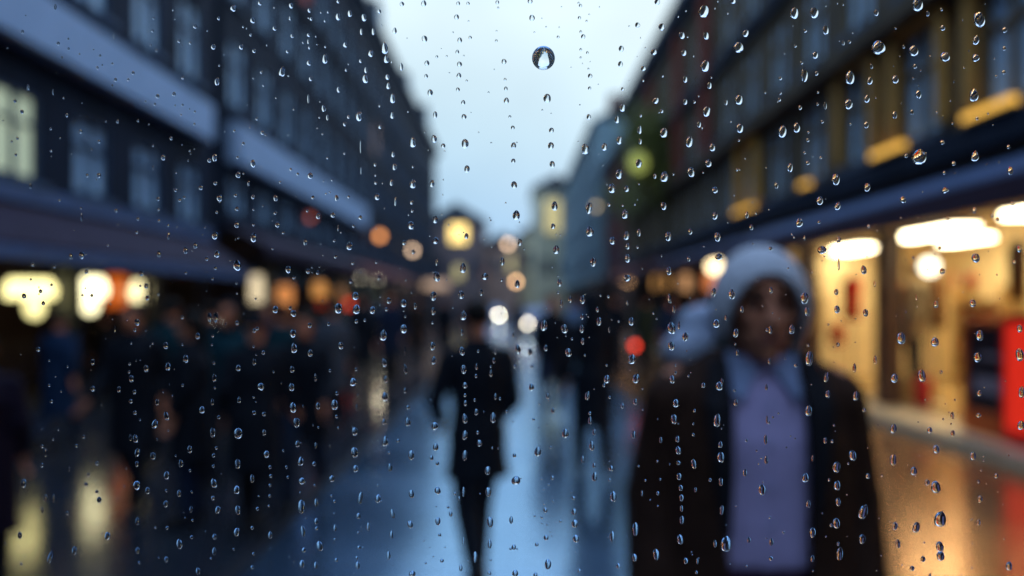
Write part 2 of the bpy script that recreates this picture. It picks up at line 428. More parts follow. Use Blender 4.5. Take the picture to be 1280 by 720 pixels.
# the street goes on behind the viewer
for nm, lb, a, b, c, d, h, mm in (('back_house', 'dark town house behind the viewer on the left', -XL-9, -XL, -34, 1.9, 15, M_navy),
        ('back_house', 'dark town house behind the viewer on the right', XR, XR+9, -34, 1.4, 13, M_dark),
        ('back_house', 'dark house closing the street behind the viewer', -XL, XR, -46, -36, 7, M_dark)):
    o = thing(nm, lb, 'building', ((a+b)/2, (c+d)/2, 0), 'houses behind the viewer')
    part('wall', MB().box(a, b, c, d, 0, h), mm, o)
    w_ = MB()
    part('roof', MB().box(a-.3, b+.3, c-.3, d-.05, h+.002, h+.4), M_roof, o)
    for z in (4, 6.5, 9):
        for k in range(8):
            if b-a > 10: part('window', MB().box(a+.6+1.4*k, a+1.5+1.4*k, d-.02, d+.05, z, z+1.5), M_win, o)
            else: part('window', MB().box(b-.02, b+.05, c+2+4*k, c+3.1+4*k, z, z+1.5) if a < 0 else MB().box(a-.05, a+.02, c+2+4*k, c+3.1+4*k, z, z+1.5), M_win, o)

# right-hand shop: the glowing room
M_step = mat('pale stone step', (.82, .66, .42), rough=.3, noise=.1, scale=3)
bays = [4.6, 8.0, 11.35, 14.2]
pp = MB()
for a, wd in ((4.6, .2), (11.45, .30), (14.6, .4)): pp.box(XR+.01, XR+.26, a-wd/2, a+wd/2, .17, 2.62)
part('shop_pier', pp, mat('dark brown pier', (.07, .035, .03), rough=.4), RA)
part('shop_step', MB().box(XR-.38, XR+.30, 1.5, 37.0, 0, .14), M_step, RA)
part('shop_room', MB().box(XR+3.3, XR+3.5, 1.5, 16.2, .0, 3.19).box(XR+.3, XR+3.3, 1.5, 1.7, 0, 3.19).box(XR+.3, XR+3.3, 16.0, 16.2, 0, 3.19), M_warmwall, RA)
part('shop_ceiling', MB().box(XR+.31, XR+3.29, 1.71, 15.99, 3.0, 3.15), M_ceil, RA)
part('shop_floor', MB().box(XR+.305, XR+3.29, 1.71, 15.99, .05, .165), M_floorw, RA)
part('shop_glass', MB().box(XR+.12, XR+.132, 4.71, 11.29, .17, 2.65).box(XR+.12, XR+.132, 11.61, 14.39, .17, 2.65), M_shopglass, RA)
part('shop_transom', MB().box(XR+.02, XR+.28, 1.5, 37, 2.66, 3.19), M_frame_d, RA)
# darker shops further along the right
part('shop_back', MB().box(XR+2.2, XR+2.4, 16.3, 37.0, 0, 3.19).box(XR+.3, XR+2.2, 36.8, 37, 0, 3.19).box(XR+.3, XR+2.2, 25.9, 26.1, 0, 3.19), M_darkroom, RA)
pp = MB()
for a in range(17, 37, 3): pp.box(XR+.02, XR+.26, a-.15, a+.15, .17, 2.65)
part('shop_mullion', pp, M_frame_d, RA)
# awnings
M_awn = mat('dark plum awning cloth', (.045, .025, .045), rough=.55, noise=.2, scale=3)
M_awntop = mat('slate blue awning board', (.10, .15, .28), rough=.45, noise=.15, scale=2)
M_awn2 = mat('dull purple awning cloth', (.035, .022, .042), rough=.6, noise=.2, scale=3)
def awning(s, X, y0, y1, zb, zf, out, val, mt, mv, label):
    o = thing('awning', label, 'awning', (s*(X-.1), (y0+y1)/2, zb), 'shop awnings along the street')
    part('cover', MB().prism([(s*(X-.01), zb), (s*(X-.01), zb-.04), (s*(X-out), zf-.04), (s*(X-out), zf)], y0, y1), mt, o)
    part('valance', MB().box(s*(X-out-.025), s*(X-out+.015), y0+.01, y1-.01, zf-val, zf-.045), mv, o)
    a = MB()
    for yy in (y0+.15, y1-.15): a.tube((s*(X-.01), yy, zf-.3), (s*(X-out+.05), yy, zf-.08), .018)
    part('arm', a, M_frame_d, o)
    return o
awning(1, XR, 1.6, 16.1, 3.14, 2.80, .78, .30, M_awntop, M_awn, 'long slate blue awning over the glowing shop on the right')
awning(1, XR, 16.5, 26.0, 3.1, 2.85, .7, .28, M_awntop, M_awn, 'shorter slate awning further up the right, above the bright round lamp')
awning(1, XR, 26.6, 36.6, 3.2, 2.8, .8, .3, mat('dull red awning cloth', (.16, .03, .035), rough=.6, noise=.2), M_awn, 'dull red awning at the far end of the right-hand house')
awning(-1, XL, 2.3, 17.2, 2.92, 2.32, .85, .20, M_awn2, M_awntop, 'long purple awning with pale edge over the yellow lamps on the left')
solo('fascia_board', MB().box(-XL+.002, -XL+.10, 2.3, 17.2, 2.95, 3.16), M_awntop, 'slate blue fascia board running above the long left awning', 'sign board', (-XL+.05, 9.7, 2.95))
awning(-1, XL, 18.0, 31.0, 3.45, 2.95, .95, .25, M_awn2, M_awn2, 'dull purple awning above the orange shop lights on the left')
awning(-1, XL, 32.0, 48.0, 3.4, 2.9, .9, .3, mat('dark red awning cloth', (.20, .035, .03), rough=.6, noise=.2), M_awn, 'dark red awning far along the left side')

# amber sill lights on the ochre house
M_amber = lamp('amber sill lamp', (1, .52, .08), 1.15)
SILL = 'amber sill lights on the ochre house'
def sill(y0, y1, z, label, h=.09):
    o = thing('sill_light', label, 'sill light', (XR-.2, (y0+y1)/2, z), SILL)
    part('lamp_tube', MB().box(XR-.20, XR-.115, y0, y1, z, z+h), M_amber, o)
    part('bracket', MB().box(XR-.22, XR-.103, y0-.04, y1+.04, z-.03, z-.004), M_frame_o, o)
sill(8.1, 9.0, 3.63, 'amber sill light brightest and nearest on the right facade')
sill(10.4, 11.3, 3.63, 'amber sill light second from the right edge, under a blue window')
sill(13.7, 14.1, 3.63, 'short amber sill light between the second and third of its row', .08)
sill(16.9, 18.3, 3.63, 'amber sill light beneath the amber-framed window, farthest of the row', .08)
def surround(c, label, hue):
    fr = thing('window_surround', label, 'window surround', (XR-.1, c, 3.8), 'window surrounds coloured as lamplit on the ochre house')
    mm = mat('ochre warm light %g' % hue[0], hue, rough=.6, noise=.15, scale=4)  # ochre stands in for warm light falling on jambs and lintel
    part('jamb', MB().box(XR-.10, XR-.003, c-.74, c-.53, 3.8, 5.2), mm, fr)
    part('jamb', MB().box(XR-.10, XR-.003, c+.53, c+.74, 3.8, 5.2), mm, fr)
    part('lintel', MB().box(XR-.10, XR-.003, c-.53, c+.53, 5.16, 5.24), mm, fr)
surround(17.7, 'ochre surround, coloured as lamplit, of the far amber-lit first-floor window on the right', (.85, .42, .07))
surround(12.15, 'ochre surround, coloured as lamplit, of the third window above the glowing shop', (.55, .28, .07))
surround(10.3, 'ochre surround, coloured as lamplit, of the second window above the glowing shop', (.60, .30, .07))
surround(8.45, 'ochre surround, coloured as lamplit, of the window nearest the right edge', (.60, .32, .09))

# ------------------------------------------------------------------ lamps inside shops and on walls
def panel_light(p, lx, ly, col, s, label):
    o = thing('ceiling_light', label, 'ceiling light', p, 'white ceiling lights in the glowing shop')
    part('housing', MB().box(p[0]-lx/2-.03, p[0]+lx/2+.03, p[1]-ly/2-.03, p[1]+ly/2+.03, p[2]+.06, p[2]+.12), M_frame_d, o)
    part('diffuser', MB().box(p[0]-lx/2, p[0]+lx/2, p[1]-ly/2, p[1]+ly/2, p[2], p[2]+.058), lamp('shop ceiling diffuser', col, s), o)
    part('rod', MB().box(p[0]-.012, p[0]+.012, p[1]-.012, p[1]+.012, p[2]+.121, 3.0), M_frame_d, o)
LW = (1, .80, .48)
panel_light((6.45, 12.3, 2.66), .38, 1.9, LW, 16, 'white ceiling light in the middle of the glowing shop')
panel_light((6.45, 9.3, 2.70), .38, 1.9, LW, 16, 'white ceiling light at the right edge of the photo')
panel_light((6.45, 15.1, 2.60), .38, 1.2, LW, 16, 'white ceiling light behind the first bay, left of the dark pier')
panel_light((7.7, 13.6, 2.66), .3, 1.2, LW, 16, 'added small white fill light deep in the shop, left of the middle')  # second row of lights, added to brighten the room evenly
panel_light((7.7, 10.6, 2.66), .3, 1.2, LW, 16, 'added small white fill light deep in the shop, right of the middle')
panel_light((7.7, 7.6, 2.66), .3, 1.2, LW, 16, 'added small white fill light deep in the shop near the right edge')
panel_light((6.45, 5.6, 2.72), .55, 1.9, LW, 16, 'white ceiling light nearest the window, beyond the photo edge')

def lantern(x, y, z, s, r, col, e, label, group='wall lanterns along the facades', X=None):
    """globe lantern on a bracket from the wall on side s (0: on a post)"""
    o = thing('wall_lantern', label, 'lantern', (x, y, z), group)
    part('globe', MB().ell((x, y, z), r, r, r*1.15), lamp('lantern glass %g %g %g %g' % (*col, e), col, e), o, True)
    part('lantern_cap', MB().loft([((x, y, z+r*1.0), r*.95, r*.95), ((x, y, z+r*1.5), r*.35, r*.35), ((x, y, z+r*1.9), .02, .02)], 10), M_frame_d, o)
    X = X or (XR if s > 0 else XL)
    b = MB().tube((x, y, z+r*1.7), (x, y, z+r*1.7+.16), .015)
    b.tube((x-s*.02, y, z+r*1.7+.15), (s*(X+.02), y, z+r*1.7+.15), .02)
    part('bracket', b, M_frame_d, o)
    return o
def lan(pxx, pyy, d, s, rpx, col, e, label):
    q = px(pxx, pyy, d); r = rpx*d/FPX
    return lantern(q.x, q.y, q.z, s, r, col, e, label)
WARM = (1, .62, .28); ORG = (1, .36, .10); PEACH = (1, .66, .42); RED = (1, .08, .03)
lan(475, 295, 37.5, -1, 4.2, ORG, 3.2, 'orange lantern high on the left facade, highest of the left ones')
lan(516, 313, 48.5, -1, 3.2, PEACH, 4.5, 'small peach lantern on the left facade beside the gabled house')
lan(473, 347, 37.0, -1, 3.5, (1, .85, .6), 13, 'cream white lantern low under the dark red awning')
lan(436, 380, 30, -1, 4.5, RED, 1.3, 'dull red lantern below the cream one on the left')
lan(388, 272, 25, -1, 3.5, (1, .2, .1), .7, 'faint red lantern just under the end of the second pale band')
lan(893, 332, 19.3, 1, 8.5, (1, .76, .42), 4.5, 'bright cream lantern by the hooded person, nearest on the right')
lan(645, 352, 75, 1, 2.7, (1, .55, .25), 9, 'small orange lantern over the headlights at the street end')
lan(635, 305, 85, 1, 3.0, PEACH, 6, 'peach lantern against the peach corner house')
lan(745, 258, 44, 1, 3.0, (1, .75, .4), 1.5, 'dim amber lantern on the grey green house')

def shoplamp(x, y, z, w_, h_, col, e, label, low=False, d_=.35, group='lit lamps inside the shop windows'):
    o = thing('pendant_lamp', label, 'lamp', (x, y, z), group)
    nm = 'shop lamp %g %g %g %g' % (*col, e)
    part('lamp_shade', MB().loft([((x, y, z-h_/2), w_/2*.92, d_), ((x, y, z), w_/2, d_*1.05), ((x, y, z+h_/2), w_/2*.8, d_*.8)], 18), lamp(nm, col, e), o, True)
    if low: part('bulb', MB().ell((x+.06, y, z-h_/2-.13), .13, .13, .16), lamp(nm+' low', col, e*.75), o, True)
    part('cord', MB().tube((x, y, z+h_/2+.001), (x, y, z+.95), .012), M_frame_d, o)
    return o
YEL = (1, .86, .36)
def sl(pxx, pyy, X, w_, h_, col, e, label, **k):
    d = X*FPX/abs(pxx-640); q = px(pxx, pyy, d); 
    return shoplamp(q.x, q.y, q.z, w_*d/FPX, h_*d/FPX, col, e, label, **k)
sl(38, 361, 6.9, 56, 24, YEL, 2.6, 'wide yellow lamp farthest left under the long left awning', low=True)
sl(108, 359, 6.9, 46, 24, (1, .88, .50), 3.8, 'brightest yellow lamp, middle one under the long left awning', low=True)
sl(183, 364, 6.9, 34, 24, (1, .85, .45), 2.6, 'small yellow lamp, rightmost of three under the left awning')
sl(146, 364, 7.2, 18, 40, (1, .18, .02), .6, 'tall dim orange lamp between two yellow ones on the left')
sl(240, 362, 7.2, 16, 16, (1, .25, .12), .08, 'very dim reddish lamp right of the yellow ones')
sl(321, 361, 6.8, 14, 34, (1, .78, .48), 1.1, 'pale upright lamp, first of the lights beyond the crowd')
sl(356, 368, 6.8, 18, 22, ORG, .85, 'orange red lamp right of the pale upright one', low=True)
sl(396, 362, 6.8, 24, 18, (1, .42, .10), .75, 'broad orange lamp under the purple awning on the left')
sl(423, 367, 6.8, 12, 16, (1, .38, .08), .6, 'small orange lamp at the end of the orange row')
sl(690, 346, 5.6, 32, 17, (1, .50, .08), 1.0, 'wide amber lamp under the beige house')
sl(779, 348, 5.6, 26, 10, (1, .50, .22), 1.2, 'flat amber lamp below the lit tree on the right')
sl(826, 352, 5.6, 20, 18, (1, .48, .15), .6, 'amber lamp left of two in the dark right-hand shop')
sl(857, 353, 5.6, 12, 20, (1, .50, .22), .6, 'narrow amber lamp beside the bright cream lantern')
sl(888, 352, 5.7, 20, 22, (1, .30, .10), .8, 'orange lamp just below the bright cream lantern')
sl(946, 302, 5.7, 20, 14, (1, .60, .18), .9, 'amber lamp above the pale hood')
sl(1006, 330, 5.9, 14, 16, (1, .55, .20), .7, 'amber lamp at the right edge of the pale hood')
sl(545, 356, 5.7, 34, 10, (1, .66, .45), .5, 'dim peach lamp at the foot of the gabled house')
sl(612, 340, 2.6, 14, 8, (1, .25, .12), .5, 'dim red lamp at the foot of the rose house')

# ------------------------------------------------------------------ what the glowing shop shows
M_red = mat('bright red panel', (.85, .02, .015), rough=.35, noise=.1)
M_blk = mat('black panel', (.015, .017, .03), rough=.3)
M_orf = mat('orange red frame', (.75, .13, .02), rough=.4)
def at(s, X, pxx): return X*FPX/abs(pxx-640)
def wallpt(pxx, pyy, X): d = at(1, X, pxx); return px(pxx, pyy, d)
# poster stand
q = wallpt(1232, 400, 5.2); zt = q.z; zb = wallpt(1232, 528, 5.2).z
o = thing('poster_stand', 'dark poster in an orange red frame standing at the shop step', 'poster stand', (5.2, q.y, .16))
ya, yb = at(1, 5.2, 1262), at(1, 5.2, 1205)
part('frame', MB().box(5.19, 5.25, ya-.02, ya+.06, .16, zt).box(5.19, 5.25, yb-.06, yb+.02, .16, zt).box(5.19, 5.25, ya+.06, yb-.06, zt-.07, zt).box(5.19, 5.25, ya+.06, yb-.06, .16, .42), M_orf, o)
part('poster', MB().box(5.205, 5.24, ya+.06, yb-.06, .42, zt-.07), M_blk, o)
part('print', MB().box(5.198, 5.204, ya+.15, yb-.2, .62, .80).box(5.198, 5.204, ya+.15, yb-.3, 1.0, 1.06), mat('pale print', (.35, .32, .38), rough=.5), o)
# red cabinet
o = thing('red_cabinet', 'tall backlit bright red cabinet at the right edge by the shop', 'cabinet', (5.3, 7.9, .16))
ya, yb = 6.6, at(1, 5.2, 1256)
part('body', MB().box(5.16, 5.36, ya, yb, .163, 1.50), M_red, o)
part('panel', MB().box(5.135, 5.157, ya+.1, yb-.12, .3, 1.40), lamp('backlit red front', (1, .03, .012), .6), o)
# red banner in the first bay
q = wallpt(1064, 345, 6.2)
def hang(name, label, cat, pxa, pxb, pya, pyb, X, m, grp=None):
    a, b = at(1, X, pxb), at(1, X, pxa); d = (a+b)/2
    z1 = EYE+(HOR-pya)*d/FPX; z0 = max(.17, EYE+(HOR-pyb)*d/FPX)
    o = thing(name, label, cat, (X, d, z0), grp)
    return o, a, b, z0, z1
def garment(label, pxa, pxb, pya, pyb, X, m, name='hanging_coat'):
    o, a, b, z0, z1 = hang(name, label, 'garment', pxa, pxb, pya, pyb, X, m, 'clothes shown in the shop window')
    c = (a+b)/2; w2 = (b-a)/2; h = z1-z0
    mb = MB().loft([((X, c, z0), .10, w2*.9), ((X, c, z0+h*.5), .11, w2*.8), ((X, c, z0+h*.85), .12, w2), ((X, c, z1-h*.03), .06, w2*.45), ((X, c, z1), .04, w2*.2)], 14)
    part('cloth', mb, m, o, True)
    part('hanger', MB().tube((X, c, z1-.02), (X, c, z1+.12), .008).tube((X, c-w2*.7, z1-h*.08), (X, c+w2*.7, z1-h*.08), .01), M_frame_d, o)
    part('stand', MB().tube((X, c, .166), (X, c, z0+.02), .015).tube((X, c, .166), (X, c, .19), .14, .12), M_frame_d, o)
garment('bright red coat hanging in the first bay of the shop', 1056, 1073, 345, 400, 6.0, mat('red wool', (.70, .02, .015), rough=.8, noise=.2))
garment('small red top low behind the hooded person', 1040, 1052, 405, 432, 6.0, mat('scarlet cotton', (.65, .04, .02), rough=.8, noise=.2))
garment('orange brown coat left of the black-hatted mannequin', 1112, 1132, 350, 430, 6.1, mat('orange wool', (.50, .16, .05), rough=.8, noise=.2))
garment('brown jacket right of the black-hatted mannequin', 1160, 1180, 345, 410, 6.1, mat('brown wool', (.28, .13, .05), rough=.8, noise=.3))
garment('plum and red dress standing low in the shop window', 1146, 1160, 470, 525, 5.7, mat('plum cotton', (.45, .03, .04), rough=.8, noise=.5, scale=9), 'hanging_dress')
garment('dark brown coat hanging at the right edge of the shop', 1266, 1279, 300, 375, 5.9, mat('dark brown wool', (.06, .03, .02), rough=.8, noise=.3))
solo('wall_badge', MB().loft([((8.5, 15.4, 2.05), .01, .20, (1, 0, 0)), ((8.54, 15.4, 2.05), .01, .2, (1, 0, 0))], 20), M_red, 'small red disc on the yellow shop wall', 'wall disc', (8.5, 15.4, 2.05))
q = wallpt(1213, 350, 6.0)
o = thing('red_handbag', 'small red handbag on a thin stand in the shop', 'handbag', (6.0, q.y, q.z))
part('bag_body', MB().loft([((6, q.y, q.z-.10), .05, .11), ((6, q.y, q.z+.02), .05, .10), ((6, q.y, q.z+.09), .03, .07)], 12), M_red, o, True)
part('stand', MB().tube((6, q.y, .166), (6, q.y, q.z-.09), .012).tube((6, q.y, .166), (6, q.y, .19), .13), M_frame_d, o)
q = wallpt(1162, 333, 5.9)
o = thing('globe_lamp', 'white globe lamp on a pole beside the black-hatted mannequin', 'lamp', (5.9, q.y, .17))
part('globe', MB().ell(q, .12, .12, .12), lamp('white globe', (1, .9, .65), 4), o, True)
part('pole', MB().tube((5.9, q.y, .166), (5.9, q.y, q.z-.11), .02).tube((5.9, q.y, .166), (5.9, q.y, .20), .16, .14), mat('pale pole', (.6, .5, .35), rough=.4), o)
# shop shelving on the back wall
for i, (yy, lb) in enumerate(((6.5, 'yellow wood shelf unit at the near end of the back wall'), (10.6, 'yellow wood shelf unit on the back wall behind the poster stand'), (14.0, 'yellow wood shelf unit on the back wall behind the mannequin'))):
    o = thing('shelf_unit', lb, 'shelf', (8.3, yy, .17), 'shelf units along the shop back wall')
    mb = MB().box(8.10, 8.52, yy-.75, yy-.71, .168, 1.9).box(8.10, 8.52, yy+.71, yy+.75, .168, 1.9)
    part('side_board', mb, M_floorw, o)
    sh = MB()
    for z in (.3, .75, 1.2, 1.65): sh.box(8.11, 8.51, yy-.709, yy+.709, z, z+.035)
    part('shelf', sh, M_floorw, o)
    st = MB()
    for z in (.336, .786, 1.236):
        c = yy-.62
        while c < yy+.5:
            wd = random.uniform(.14, .26); st.box(8.16, 8.46, c, c+wd, z, z+random.uniform(.12, .28)); c += wd+.05
    k = part('folded_stock', st, mat('folded stock %d' % i, ((.45, .12, .05), (.5, .35, .15), (.30, .10, .06))[i], rough=.8, noise=.4, scale=5), o)
